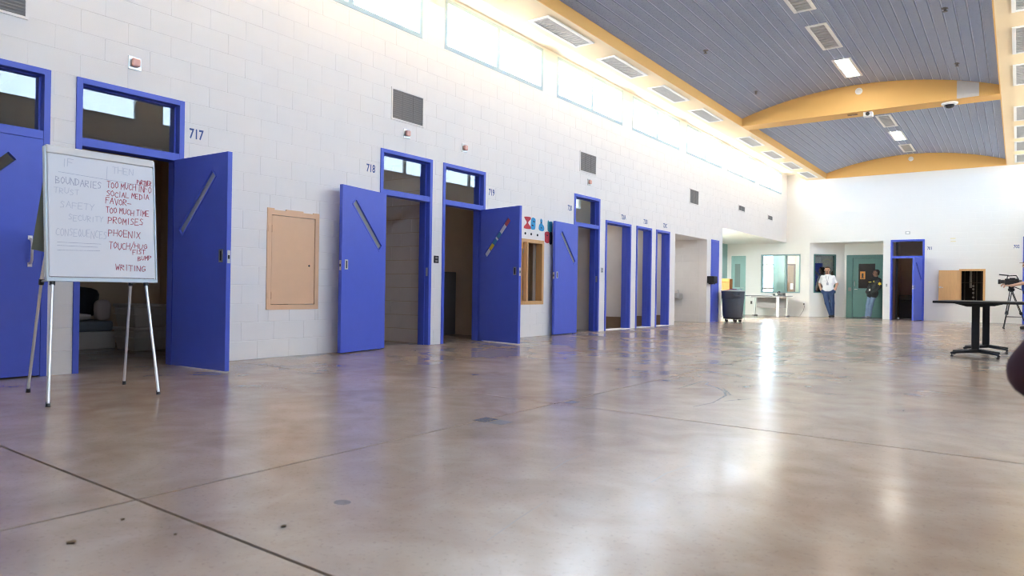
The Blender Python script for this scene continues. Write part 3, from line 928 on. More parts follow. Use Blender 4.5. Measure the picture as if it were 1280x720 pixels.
STROKES = {
 'A': [[(0, 0), (.5, 1), (1, 0)], [(.2, .4), (.8, .4)]], 'B': [[(0, 0), (0, 1), (.7, .9), (.75, .65), (0, .52), (.9, .4), (.85, .08), (0, 0)]],
 'C': [[(.95, .85), (.5, 1), (.1, .7), (.08, .3), (.45, 0), (.95, .12)]], 'D': [[(0, 0), (0, 1), (.7, .85), (.95, .5), (.7, .12), (0, 0)]],
 'E': [[(.9, 1), (0, 1), (0, 0), (.95, 0)], [(0, .5), (.7, .5)]], 'F': [[(.95, 1), (0, 1), (0, 0)], [(0, .55), (.7, .55)]],
 'G': [[(.9, .85), (.5, 1), (.08, .6), (.2, .1), (.6, 0), (.95, .2), (.95, .45), (.55, .45)]], 'H': [[(0, 1), (0, 0)], [(1, 1), (1, 0)], [(0, .5), (1, .52)]],
 'I': [[(.5, 1), (.5, 0)]], 'K': [[(0, 1), (0, 0)], [(.9, 1), (0, .45), (.95, 0)]], 'L': [[(0, 1), (0, 0), (.9, 0)]],
 'M': [[(0, 0), (.1, 1), (.5, .4), (.9, 1), (1, 0)]], 'N': [[(0, 0), (0, 1), (.95, 0), (.95, 1)]],
 'O': [[(.5, 1), (.1, .75), (.05, .3), (.45, 0), (.9, .25), (.92, .7), (.5, 1)]], 'P': [[(0, 0), (0, 1), (.8, .9), (.85, .6), (0, .48)]],
 'R': [[(0, 0), (0, 1), (.8, .9), (.8, .6), (0, .5), (.95, 0)]], 'S': [[(.9, .9), (.4, 1), (.1, .75), (.8, .4), (.75, .08), (.05, .05)]],
 'T': [[(0, 1), (1, 1)], [(.5, 1), (.5, 0)]], 'U': [[(0, 1), (.08, .2), (.5, 0), (.92, .25), (1, 1)]], 'V': [[(0, 1), (.5, 0), (1, 1)]],
 'W': [[(0, 1), (.25, 0), (.5, .6), (.75, 0), (1, 1)]], 'X': [[(0, 1), (1, 0)], [(1, 1), (0, 0)]], 'Y': [[(0, 1), (.5, .5), (1, 1)], [(.5, .5), (.4, 0)]],
 '/': [[(0, -.3), (1, 1.2)]], '-': [[(0, .3), (1, .3)]], '|': [[(.5, -.4), (.5, 1.3)]], 'Q': [[(.5, 1), (.05, .5), (.45, 0), (.92, .4), (.5, 1)], [(.6, .25), (1, -.05)]],
}
def scribble(mb, txt, s0, t0, cw, h, wid, asp, seed):
    """marker strokes: s to the right, t down; cw = advance, h = height in t units; asp = board height / width"""
    rng = random.Random(seed)
    x = s0
    for ch in txt:
        if ch == ' ':
            x += cw * 0.5; continue
        w = cw * (0.42 if ch == 'I' else 0.78)
        dy = rng.uniform(-.006, .006)
        for st in STROKES[ch]:
            pts = []
            for a, b in st:
                pts.append((x + w * (a + rng.uniform(-.05, .05)) + 0.12 * h * b * asp * 0.5, t0 + dy - h * (b - 0.0 + rng.uniform(-.05, .05))))
            for p, q in zip(pts[:-1], pts[1:]):
                dx, dt = q[0] - p[0], (q[1] - p[1]) * asp
                l = math.hypot(dx, dt) or 1e-6
                nx, nt = -dt / l * wid, dx / l * wid / asp
                ex, et = dx / l * wid, dt / l * wid / asp
                mb.add([(p[0] + nx - ex, p[1] + nt - et, 0), (p[0] - nx - ex, p[1] - nt - et, 0), (q[0] - nx + ex, q[1] - nt + et, 0), (q[0] + nx + ex, q[1] + nt + et, 0)], [(0, 1, 2, 3)])
        x += w + cw * 0.22

# ------------------------------------------------------------------ flip chart easel
by0, by1 = 1.934, 2.662
TOPX, BOTX, TOPZ, BOTZ = 1.37, 1.445, 1.745, 0.837
bh = math.hypot(TOPX - BOTX, TOPZ - BOTZ)
nx_, nz_ = (TOPZ - BOTZ) / bh, (BOTX - TOPX) / bh
def BD(s, t, w):
    x = TOPX + (BOTX - TOPX) * t; z = TOPZ + (BOTZ - TOPZ) * t
    return (x + nx_ * w, by0 + (by1 - by0) * s, z + nz_ * w)
es = empty('flip_chart_easel', (1.35, 2.3, 0), 'white flip chart on a thin four-legged aluminium easel', 'flip chart')
PAPER = mat('flip_paper', (0.78, 0.79, 0.84), 0.7, var=0.03, vscale=3, bump=0.35, bscale=5)
obj('board', MB(BD).box(0, 1, 0, 1, -0.02, 0), WHITE, es)
fr = MB(BD)
fr.box(-0.014, 0, 0, 1.0, -0.024, 0.012); fr.box(1.0, 1.014, 0, 1.0, -0.024, 0.012); fr.box(-0.014, 1.014, 0.995, 1.022, -0.024, 0.016)
obj('board_frame', fr, mat('pale_frame', (0.66, 0.76, 0.84), 0.35), es)
# paper pad with a gently wavy front
pm = MB(BD)
NS, NTT = 14, 20
grid = []
for j in range(NTT + 1):
    for i in range(NS + 1):
        s, t = 0.012 + 0.976 * i / NS, 0.03 + 0.955 * j / NTT
        w = 0.008 + 0.0022 * sin(5 * s + 3.2 * t) * t + 0.0018 * sin(9 * t - 4 * s) * t
        d = (s * 0.6 + t) - 1.42
        w += 0.008 * math.exp(-(d / 0.035) ** 2) * max(0, s - 0.5)
        grid.append((s, t, w))
pm.add(grid, [(j * (NS + 1) + i, j * (NS + 1) + i + 1, (j + 1) * (NS + 1) + i + 1, (j + 1) * (NS + 1) + i) for j in range(NTT) for i in range(NS)])
pm.add([(0.012, 0.03, 0.0), (0.988, 0.03, 0.0), (0.988, 0.985, 0.0), (0.012, 0.985, 0.0)], [(3, 2, 1, 0)])
edge = [(0.012, 0.03), (0.988, 0.03), (0.988, 0.985), (0.012, 0.985)]
pad = obj('paper_pad', pm, PAPER, es, smooth=True)
obj('pad_clamp', MB(BD).box(-0.002, 1.0, -0.012, 0.048, -0.022, 0.022), mat('clamp_cream', (0.72, 0.70, 0.68), 0.45), es, bevel=0.006)
obj('pad_edge', MB(BD).box(0.014, 0.986, 0.978, 0.99, 0.0, 0.007), mat('pad_edge_grey', (0.30, 0.28, 0.30), 0.8), es)
def PW(s, t, w):
    ww = 0.008 + 0.0022 * sin(5 * s + 3.2 * t) * t + 0.0018 * sin(9 * t - 4 * s) * t + 0.008 * math.exp(-(((s * 0.6 + t) - 1.42) / 0.035) ** 2) * max(0, s - 0.5)
    return BD(s, t, ww + 0.0012)
ASP = bh / (by1 - by0)
RED = mat('red_marker', (0.36, 0.028, 0.07), 0.6)
FAINT = mat('faint_blue_marker', (0.58, 0.60, 0.69), 0.7)
FAINT2 = mat('dark_blue_marker', (0.42, 0.44, 0.55), 0.7)
rows = [('PARTNER', 0.83, 0.205, 0.0215, 0.036), ('TOO MUCH INFO', 0.535, 0.262, 0.0385, 0.05), ('SOCIAL MEDIA', 0.53, 0.328, 0.0395, 0.042), ('FAVOR-', 0.52, 0.392, 0.042, 0.047), ('TOO MUCH TIME', 0.52, 0.468, 0.037, 0.045),
        ('PROMISES', 0.54, 0.548, 0.046, 0.05), ('PHOENIX', 0.54, 0.655, 0.048, 0.052), ('TOUCH/', 0.545, 0.752, 0.041, 0.052), ('HUG', 0.79, 0.742, 0.045, 0.036), ('FIST', 0.77, 0.79, 0.036, 0.036), ('BUMP', 0.82, 0.838, 0.036, 0.034), ('WRITING', 0.60, 0.925, 0.048, 0.044)]
for i, (tx, s, t, cw, h) in enumerate(rows):
    g = MB(PW); scribble(g, tx, s, t, cw, h, 0.0030, ASP, 10 + i)
    obj('red_writing', g, RED, pad, fix=False)
left = [('BOUNDARIES', 0.075, 0.275, 0.043, 0.05, FAINT2), ('TRUST', 0.06, 0.35, 0.045, 0.042, FAINT), ('SAFETY', 0.11, 0.455, 0.052, 0.046, FAINT), ('SECURITY', 0.18, 0.55, 0.042, 0.042, FAINT), ('CONSEQUENCES', 0.07, 0.675, 0.0385, 0.055, FAINT),
        ('IF', 0.14, 0.14, 0.065, 0.06, FAINT), ('|', 0.52, 0.165, 0.04, 0.06, FAINT), ('THEN', 0.59, 0.14, 0.054, 0.05, FAINT)]
for i, (tx, s, t, cw, h, mm_) in enumerate(left):
    g = MB(PW); scribble(g, tx, s, t, cw, h, 0.0028, ASP, 40 + i)
    obj('faint_writing', g, mm_, pad, fix=False)
for (s0, t0, s1, t1) in ((0.10, 0.185, 0.92, 0.212), (0.08, 0.725, 0.47, 0.722), (0.08, 0.75, 0.44, 0.748), (0.08, 0.787, 0.46, 0.775)):
    n = 12
    g = MB(PW)
    for i in range(n):
        a, b = i / n, (i + 1) / n
        g.add([(s0 + (s1 - s0) * a, t0 + (t1 - t0) * a - .0015, 0), (s0 + (s1 - s0) * b, t0 + (t1 - t0) * b - .0015, 0), (s0 + (s1 - s0) * b, t0 + (t1 - t0) * b + .0015, 0), (s0 + (s1 - s0) * a, t0 + (t1 - t0) * a + .0015, 0)], [(0, 1, 2, 3)])
    obj('ruled_line', g, FAINT2, pad, fix=False)
for (foot, head, knee) in (((1.697, 1.857), (1.33, 2.12, 1.55), (1.475, 1.965, 0.83)), ((1.712, 2.565), (1.33, 2.47, 1.55), (1.475, 2.592, 0.83)), ((0.929, 2.007), (1.30, 2.05, 1.50), (1.19, 1.99, 0.83)), ((1.001, 2.649), (1.30, 2.55, 1.50), (1.19, 2.60, 0.83))):
    f = (foot[0], foot[1], 0.0)
    front = foot[0] > 1.4
    k = (knee[0] - (0.035 if front else 0), knee[1], knee[2])
    lg = obj('leg', MB().tube([(f[0], f[1], 0.02), k], 0.010, 10), ALU, es, smooth=True)
    d = Vector(k) - Vector(f)
    obj('leg_clamp', MB().tube([Vector(f) + d * 0.955, Vector(f) + d * 1.0], 0.017, 10), DARK, lg)
    obj('rubber_foot', MB().tube([(f[0], f[1], 0.0), Vector(f) + d * 0.035], [0.015, 0.013], 10), DARK, lg)
    obj('leg_upper', MB().tube([k, head], 0.013, 10), ALU, es, smooth=True)
obj('spreader', MB().tube([(1.44, 1.965, 0.828), (1.19, 1.99, 0.815)], 0.007, 8), ALU, es)
obj('spreader', MB().tube([(1.44, 2.592, 0.828), (1.19, 2.60, 0.815)], 0.007, 8), ALU, es)
obj('head_block', MB().box(1.24, 1.35, 2.0, 2.6, 1.47, 1.52), DARK, es, bevel=0.005)

# a spare sheet hanging behind the board
tag(obj('backing_sheet', MB().add([(1.30, 1.885, 1.035), (1.30, 1.96, 1.02), (1.30, 1.955, 1.56), (1.303, 1.885, 1.035), (1.303, 1.96, 1.02), (1.303, 1.955, 1.56)], [(0, 1, 2), (5, 4, 3), (0, 3, 4, 1), (1, 4, 5, 2), (2, 5, 3, 0)]), mat('olive_card', (0.16, 0.17, 0.12), 0.7), es))

# ------------------------------------------------------------------ tan access panel
ap = empty('access_panel', (0, 4.965, 0.54), 'tan painted metal access panel set in the block wall', 'access panel')
f = MB(LW)
u0, u1, v0, v1, t = 4.612, 5.320, 0.540, 1.665, 0.055
f.box(u0, u0 + t, v0, v1, -0.02, 0.012); f.box(u1 - t, u1, v0, v1, -0.02, 0.012); f.box(u0 + t, u1 - t, v0, v0 + t, -0.02, 0.012); f.box(u0 + t, u1 - t, v1 - t, v1, -0.02, 0.012)
f.box(u0 + 0.0, u0 + 0.09, v1, v1 + 0.018, -0.01, 0.010); f.box(u0 + 0.24, u0 + 0.48, v1, v1 + 0.016, -0.01, 0.010); f.box(u1 - 0.09, u1, v1, v1 + 0.012, -0.01, 0.010)
obj('panel_frame', f, TAN, ap)
pd = obj('panel_door', MB(LW).box(u0 + t + 0.006, u1 - t - 0.006, v0 + t + 0.006, v1 - t - 0.006, -0.02, 0.006), TAN, ap, bevel=0.002)
obj('lock', MB(lambda a, b, c: (0.006 + c, 5.185 + a, 1.05 + b)).lathe([(0.012, 0), (0.012, 0.003), (0.008, 0.004)], 0, 0, 12), DARK, pd)
for z in (0.70, 1.45):
    h = MB(LW).box(u0 + 0.01, u0 + 0.10, z - 0.035, z + 0.035, 0.008, 0.016)
    h.tube([(u0 + t + 0.003, z - 0.04, 0.018), (u0 + t + 0.003, z + 0.04, 0.018)], 0.008, 8)
    obj('hinge', h, TAN, pd)

# ------------------------------------------------------------------ wooden hatch in the left wall
hw = empty('wood_hatch', (0, 9.84, 0.56), 'honey-coloured wooden hatch frame open on a dark pipe chase', 'hatch')
u0, u1, v0, v1, t = 9.49, 10.195, 0.555, 1.675, 0.06
f = MB(LW)
f.box(u0, u0 + t, v0, v1, -0.12, 0.014); f.box(u1 - t, u1, v0, v1, -0.12, 0.014); f.box(u0 + t, u1 - t, v0, v0 + t, -0.12, 0.014); f.box(u0 + t, u1 - t, v1 - t, v1, -0.12, 0.014)
obj('frame', f, WOODY, hw, bevel=0.003)
# the little door swung open to the left, flat against the frame
A = radians(104)
HD = lambda a, z, c: LW(u0 + t + 0.0 + cos(A) * a + sin(A) * c, z, 0.02 + sin(A) * a - cos(A) * c)
hd = obj('hatch_door', MB(HD).box(0, 0.10, v0 + t, v1 - t, 0, 0.025), WOODY, hw, bevel=0.002)
for z in (0.75, 1.47):
    obj('hinge', MB(LW).tube([(u0 + t, z - 0.04, 0.022), (u0 + t, z + 0.04, 0.022)], 0.008, 8), METAL, hd)
PIPE = mat('old_pipe', (0.25, 0.24, 0.22), 0.5, metal=0.3)
e = empty('chase_pipes', (-0.6, 10.0, 0), 'grey pipes with valve inside the dark chase of the wooden hatch', 'pipes')
obj('pipe', MB().tube([(-0.7, 9.95, 0), (-0.7, 9.95, 2.6)], 0.05, 12), PIPE, e, smooth=True)
obj('pipe', MB().tube([(-0.9, 10.18, 0), (-0.9, 10.18, 2.6)], 0.03, 12), PIPE, e, smooth=True)
obj('valve', MB().lathe([(0.05, 0), (0.08, 0.04), (0.08, 0.16), (0.05, 0.2)], -0.7, 9.95, 14, 0.7), PIPE, e, smooth=True)

# ------------------------------------------------------------------ cut-out paper letters and black dots on the wall
def blob(pts, n=6):
    out = []
    N_ = len(pts)
    for i in range(N_):
        p0, p1, p2, p3 = [Vector(pts[(i + k) % N_]) for k in (-1, 0, 1, 2)]
        for j in range(n):
            t = j / n
            out.append(tuple(0.5 * ((2 * p1) + (-p0 + p2) * t + (2 * p0 - 5 * p1 + 4 * p2 - p3) * t * t + (-p0 + 3 * p1 - 3 * p2 + p3) * t ** 3)))
    return out
PRED = mat('red_paper', (0.50, 0.035, 0.05), 0.7, var=0.15, vscale=14)
PBLU = mat('blue_paper', (0.03, 0.30, 0.58), 0.7, var=0.15, vscale=14)
PTL = mat('teal_paper', (0.02, 0.22, 0.30), 0.7, var=0.15, vscale=14)
PDK = mat('dark_navy_paper', (0.012, 0.012, 0.03), 0.7)
def letter(name, pts, material, label, cat='paper letter', holes_=()):
    e = empty(name, LW(pts[0][0], min(p[1] for p in pts), 0), label, cat, 'paper letters on the wall')
    o = obj('cut_out', MB(LW).prism(blob(pts, 4), 0.0, 0.004, 'z'), material, e)
    for h in holes_:
        obj('ink_mark', MB(LW).prism(blob(h, 3), 0.004, 0.0048, 'z'), PDK, e)
letter('paper_letter', [(9.60, 2.05), (9.76, 2.055), (9.775, 2.02), (9.70, 1.955), (9.775, 1.89), (9.77, 1.852), (9.60, 1.85), (9.585, 1.885), (9.665, 1.955), (9.60, 2.02)], PRED, 'red paper letter I taped above the wooden hatch')
letter('paper_letter', [(9.80, 2.03), (9.85, 2.055), (9.92, 2.035), (9.925, 1.97), (9.92, 1.88), (9.88, 1.848), (9.79, 1.86), (9.785, 1.94)], PBLU, 'bright blue paper letter S next to the red letter', holes_=[[(9.85, 2.0), (9.90, 1.99), (9.89, 1.975), (9.85, 1.985)], [(9.81, 1.93), (9.86, 1.925), (9.85, 1.905), (9.81, 1.915)]])
letter('paper_letter', [(10.10, 2.06), (10.135, 2.03), (10.14, 1.97), (10.19, 1.93), (10.20, 1.87), (10.15, 1.842), (10.06, 1.85), (10.03, 1.88), (10.04, 1.94), (10.08, 1.98), (10.075, 2.03)], PBLU, 'blue paper ampersand taped on the wall', holes_=[[(10.09, 2.0), (10.115, 1.99), (10.10, 1.975)], [(10.09, 1.91), (10.13, 1.90), (10.11, 1.885)]])
letter('paper_letter', [(10.32, 2.05), (10.36, 2.03), (10.45, 2.03), (10.45, 1.86), (10.33, 1.855), (10.31, 1.95)], PTL, 'dark teal paper letter half hidden behind open door 720')
letter('paper_letter', [(10.23, 1.83), (10.36, 1.835), (10.365, 1.66), (10.24, 1.655), (10.225, 1.74)], PRED, 'dark red paper letter beside the open door 720', holes_=[[(10.27, 1.79), (10.32, 1.785), (10.30, 1.765)]])
letter('paper_letter', [(10.372, 1.835), (10.46, 1.835), (10.46, 1.645), (10.372, 1.645)], PDK, 'black paper letter tucked behind open door 720')
for i, (y, z) in enumerate(((9.622, 1.767), (9.80, 1.766), (9.992, 1.762))):
    tag(obj('wall_dot', MB(lambda a, b, c: (c, y + a, z + b)).lathe([(0.022, 0), (0.022, 0.006), (0.014, 0.011)], 0, 0, 14), DARK, origin=LW(y, z, 0), smooth=True),
        ['first', 'middle', 'last'][i] + ' black round knob in the row above the wooden hatch', 'knob', 'knobs above the hatch')

# ------------------------------------------------------------------ wall vents, strobes, key plates
def vent(fn, u0, u1, v0, v1, label, h=1, n=14, vertical=False):
    e = empty('wall_vent', fn((u0 + u1) / 2, v0, 0), label, 'vent', 'wall vents')
    t = 0.022
    f = MB(fn)
    f.box(u0, u0 + t, v0, v1, 0, 0.012); f.box(u1 - t, u1, v0, v1, 0, 0.012); f.box(u0 + t, u1 - t, v0, v0 + t, 0, 0.012); f.box(u0 + t, u1 - t, v1 - t, v1, 0, 0.012)
    obj('frame', f, WALL, e)
    obj('backing', MB(fn).box(u0 + t, u1 - t, v0 + t, v1 - t, 0.0, 0.002), GREY, e)
    g = MB(fn)
    for i in range(n):
        v = v0 + t + (v1 - v0 - 2 * t) * (i + 0.5) / n
        g.add([(u0 + t, v - 0.006, 0.009), (u1 - t, v - 0.006, 0.009), (u1 - t, v + 0.008, 0.002), (u0 + t, v + 0.008, 0.002), (u0 + t, v - 0.008, 0.008), (u1 - t, v - 0.008, 0.008), (u1 - t, v + 0.006, 0.001), (u0 + t, v + 0.006, 0.001)],
              [(0, 1, 2, 3), (7, 6, 5, 4), (0, 4, 5, 1), (2, 6, 7, 3)])
    obj('louver_blades', g, GREY, e)
    for c in (0.33, 0.66):
        u = u0 + (u1 - u0) * c
        obj('stiffener', MB(fn).box(u - 0.004, u + 0.004, v0 + t, v1 - t, 0.006, 0.010), GREY, e)
vent(LW, 1.66, 2.28, 3.02, 3.46, 'grey louvred wall vent above the closed blue door')
vent(LW, 6.47, 7.095, 3.06, 3.49, 'grey louvred wall vent above two small pink signal lamps')
vent(LW, 11.39, 12.03, 3.085, 3.485, 'grey louvred wall vent above the door beside the showers')
vent(LW, 16.86, 17.48, 3.07, 3.465, 'grey louvred wall vent above the open alcove')
vent(LW, 20.67, 21.28, 3.27, 3.455, 'small flat wall vent above the corner recess, the nearer one', n=7)
vent(LW, 23.68, 24.24, 3.27, 3.445, 'small flat wall vent above the corner recess, next to the far corner', n=7)
LENS = mat('strobe_lens', (0.75, 0.40, 0.33), 0.35, var=0.1)
def strobe(y, z, label):
    e = empty('wall_lamp', (0, y, z), label, 'signal lamp', 'signal lamps over the doors')
    obj('plate', MB(LW).box(y - 0.06, y + 0.06, z - 0.062, z + 0.062, 0, 0.010), METAL, e, bevel=0.003)
    obj('lens', MB(LW).box(y - 0.035, y + 0.035, z - 0.035, z + 0.04, 0.010, 0.055), LENS, e, bevel=0.012)
strobe(3.155, 2.892, 'small square signal lamp with orange lens above door 717')
strobe(6.765, 2.915, 'small pinkish signal lamp directly below the louvred vent')
strobe(7.985, 2.93, 'small pinkish signal lamp above the door with painted slit window')
strobe(11.75, 2.92, 'small pale signal lamp above the door beside the showers')
def key_plate(fn, u, v, wd, ht, label, dark=True):
    e = empty('intercom_plate', fn(u, v, 0), label, 'intercom', 'intercom plates')
    obj('plate', MB(fn).box(u - wd / 2, u + wd / 2, v - ht / 2, v + ht / 2, 0, 0.008), BLACKM if dark else METAL, e, bevel=0.002)
    for i in (-1, 1):
        obj('button', MB(fn).box(u - wd * 0.25, u + wd * 0.25, v + i * ht * 0.22 - ht * 0.12, v + i * ht * 0.22 + ht * 0.12, 0.008, 0.011), GREY, e)
key_plate(LW, 7.40, 1.225, 0.10, 0.105, 'black intercom plate between doors 718 and 719')
key_plate(LW, 12.33, 1.225, 0.075, 0.10, 'steel intercom plate between door 720 and the first shower', dark=False)
key_plate(FW, 3.235, 1.14, 0.05, 0.10, 'small grey intercom plate on the pillar beside door 701', dark=False)
e = empty('wall_speaker', FW(3.83, 2.83, 0), 'small square grille plate on the wall above door 701', 'speaker')
obj('plate', MB(FW).box(3.76, 3.90, 2.82, 2.925, 0, 0.012), METAL, e, bevel=0.003)
obj('grille', MB(FW).box(3.79, 3.87, 2.845, 2.90, 0.012, 0.015), WHITE, e)

# ------------------------------------------------------------------ things in cell 717
bk = empty('bunk', (-2.75, 3.4, 0), 'low concrete bunk with a thin grey mattress inside cell 717', 'bunk')
obj('plinth', MB().box(-3.198, -2.36, 2.615, 4.08, 0, 0.21), mat('bunk_concrete', (0.50, 0.46, 0.42), 0.7, var=0.1), bk, bevel=0.01)
obj('mattress', MB().box(-3.19, -2.37, 2.62, 4.06, 0.212, 0.34), mat('mattress_vinyl', (0.13, 0.14, 0.15), 0.5), bk, bevel=0.03)
def lumpy(x0, x1, y0, y1, z0, z1, seed, amp=0.05, n=10):
    """a soft sack: rounded box with random dents"""
    rng = random.Random(seed)
    ph = [rng.uniform(0, 6.28) for _ in range(6)]
    mb = MB()
    vs, fs = [], []
    for j in range(n + 1):
        th = pi * j / n
        for i in range(2 * n):
            q = pi * i / n
            a, b, c = sin(th) * cos(q), sin(th) * sin(q), cos(th)
            sg = lambda v, p: math.copysign(abs(v) ** p, v)
            k = 1 + amp * (sin(3 * q + ph[0]) * sin(2 * th + ph[1]) + 0.7 * sin(5 * q + ph[2]) * sin(4 * th + ph[3]))
            vs.append(((x0 + x1) / 2 + (x1 - x0) / 2 * sg(a, .6) * k, (y0 + y1) / 2 + (y1 - y0) / 2 * sg(b, .6) * k, max(z0, (z0 + z1) / 2 + (z1 - z0) / 2 * sg(c, .55) * k)))
    for j in range(n):
        for i in range(2 * n):
            fs.append((j * 2 * n + i, (j + 1) * 2 * n + i, (j + 1) * 2 * n + (i + 1) % (2 * n), j * 2 * n + (i + 1) % (2 * n)))
    return mb.add(vs, fs)
BAGM = mat('black_bag', (0.010, 0.010, 0.012), 0.5)
bg = tag(obj('duffel_bag', lumpy(-3.05, -2.62, 3.3, 4.05, 0.342, 0.76, 3), BAGM, origin=(-2.8, 3.45, 0.342), smooth=True), 'black duffel bag lying on the bunk inside cell 717', 'bag')
obj('strap', MB().tube([(-2.75, 3.2, 0.70), (-2.7, 3.3, 0.78), (-2.7, 3.55, 0.79), (-2.75, 3.68, 0.70)], 0.015, 8), BAGM, bg)
tag(obj('folded_blanket', lumpy(-2.57, -2.40, 3.1, 3.82, 0.342, 0.44, 5), mat('beige_cloth', (0.45, 0.38, 0.32), 0.9), origin=(-2.5, 3.5, 0.342), smooth=True), 'rumpled beige cloth on the front of the bunk', 'cloth')
tag(obj('cloth_bundle', lumpy(-2.56, -2.39, 3.88, 4.05, 0.342, 0.60, 9), mat('pink_cloth', (0.42, 0.32, 0.28), 0.9), origin=(-2.5, 3.97, 0.342), smooth=True), 'pinkish cloth bundle at the end of the bunk beside the bins', 'cloth')
BIN = mat('grey_bin_plastic', (0.50, 0.45, 0.40), 0.5, var=0.05)
for i, (z, lab) in enumerate(((0.0, 'lower grey plastic storage bin of the pair in cell 717'), (0.28, 'upper grey plastic storage bin stacked in cell 717'))):
    e = empty('storage_bin', (-1.95, 4.24, z), lab, 'bin', 'stacked storage bins')
    x0, x1, y0, y1 = -2.22, -1.70, 3.99, 4.42
    tp = 0.03
    b = MB().add([(x0 + tp, y0 + tp, z), (x1 - tp, y0 + tp, z), (x1 - tp, y1 - tp, z), (x0 + tp, y1 - tp, z), (x0, y0, z + 0.24), (x1, y0, z + 0.24), (x1, y1, z + 0.24), (x0, y1, z + 0.24)], [(0, 3, 2, 1), (4, 5, 6, 7), (0, 1, 5, 4), (1, 2, 6, 5), (2, 3, 7, 6), (3, 0, 4, 7)])
    obj('tub', b, BIN, e, bevel=0.015)
    obj('lid', MB().box(x0 - 0.012, x1 + 0.012, y0 - 0.012, y1 + 0.012, z + 0.24, z + 0.28), BIN, e, bevel=0.012)
    obj('rib', MB().box(x0 - 0.004, x1 + 0.004, y0 - 0.004, y1 + 0.004, z + 0.15, z + 0.162), BIN, e, bevel=0.003)
e = empty('wall_shelf', (-2.3, 4.9, 1.0), 'black shelf unit on the side wall inside cell 717', 'shelf')
obj('board', MB().box(-1.45, -1.0, 4.72, 5.05, 1.02, 1.06), DARK, e)
obj('bracket', MB().box(-1.25, -1.20, 4.80, 5.05, 0.86, 1.02), DARK, e)
obj('bracket', MB().box(-1.05, -1.02, 4.80, 5.05, 0.86, 1.02), DARK, e)
tag(obj('dark_bundle', lumpy(-1.4, -1.05, 4.76, 5.02, 1.061, 1.28, 12), BAGM, origin=(-1.2, 4.9, 1.061), smooth=True), 'dark bundle lying on the shelf inside cell 717', 'bundle')
# toilet unit in 719
SS = mat('stainless', (0.16, 0.15, 0.145), 0.5, metal=0.3)
e = empty('toilet_unit', (-1.3, 8.9, 0), 'stainless steel toilet and basin unit inside cell 719', 'toilet')
obj('cabinet', MB().box(-1.55, -1.25, 8.97, 9.298, 0, 1.10), SS, e, bevel=0.01)
obj('bowl', MB().lathe([(0.08, 0.12), (0.12, 0.15), (0.19, 0.36), (0.205, 0.42), (0.17, 0.42), (0.13, 0.33)], -1.62, 8.80, 24), SS, e, smooth=True)
obj('bowl_bracket', MB().box(-1.66, -1.45, 8.90, 9.2, 0.16, 0.36), SS, e)
# drinking fountain in the alcove
e = empty('drinking_fountain', (-0.6, 18.0, 0.6), 'small steel drinking fountain on the alcove wall', 'fountain')
obj('basin', MB().box(-1.0, -0.66, 17.86, 18.144, 0.62, 0.78), METAL, e, bevel=0.03)
obj('spout', MB().tube([(-0.75, 18.05, 0.78), (-0.75, 18.03, 0.86), (-0.78, 17.98, 0.87)], 0.01, 8), METAL, e)

# ------------------------------------------------------------------ dispenser, trash can
e = empty('paper_dispenser', (0, 18.3, 1.06), 'black dispenser box fixed on the wall above the trash bin', 'dispenser')
obj('body', MB(LW).box(18.16, 18.44, 1.06, 1.25, 0, 0.20), DARK, e, bevel=0.02)
obj('chute', MB(LW).box(18.2, 18.4, 1.03, 1.06, 0.03, 0.15), DARK, e, bevel=0.006)
TC = (0.42, 19.05)
CANM = mat('grey_bin_rubber', (0.075, 0.085, 0.105), 0.55, var=0.08)
e = empty('trash_can', (TC[0], TC[1], 0), 'large round dark grey trash can on a wheeled dolly', 'trash can')
obj('body', MB().lathe([(0.24, 0.13), (0.262, 0.16), (0.275, 0.35), (0.29, 0.62), (0.292, 0.64), (0.304, 0.645), (0.304, 0.80), (0.315, 0.80), (0.315, 0.845), (0.296, 0.85), (0.28, 0.66)], *TC, 32), CANM, e, smooth=True)
obj('lid', MB().lathe([(0.312, 0.847), (0.322, 0.85), (0.322, 0.868), (0.20, 0.885), (0.01, 0.89)], *TC, 32), mat('lid_grey', (0.38, 0.40, 0.43), 0.5), e, smooth=True)
dl = obj('dolly', MB().lathe([(0.20, 0.085), (0.25, 0.09), (0.255, 0.13), (0.20, 0.135)], *TC, 24), DARK, e, smooth=True)
for k in range(5):
    q = 2 * pi * k / 5 + 0.4
    x, y = TC[0] + 0.2 * cos(q), TC[1] + 0.2 * sin(q)
    obj('caster', MB(lambda a, b, c: (x + a, y + c - 0.012, 0.04 + b)).lathe([(0.04, 0), (0.04, 0.024)], 0, 0, 14), DARK, dl)
    obj('caster_fork', MB().box(x - 0.012, x + 0.012, y - 0.02, y + 0.02, 0.07, 0.1), METAL, dl)
for sgn in (-1, 1):
    q = radians(-55) if sgn < 0 else radians(125)
    x, y = TC[0] + 0.31 * cos(q), TC[1] + 0.31 * sin(q)
    obj('handle', MB().tube([(x - 0.09 * -sin(q), y - 0.09 * cos(q), 0.78), (x + 0.05 * cos(q) - 0.07 * -sin(q), y + 0.05 * sin(q) - 0.07 * cos(q), 0.72), (x + 0.05 * cos(q) + 0.07 * -sin(q), y + 0.05 * sin(q) + 0.07 * cos(q), 0.72), (x + 0.09 * -sin(q), y + 0.09 * cos(q), 0.78)], 0.02, 8), CANM, e, smooth=True)

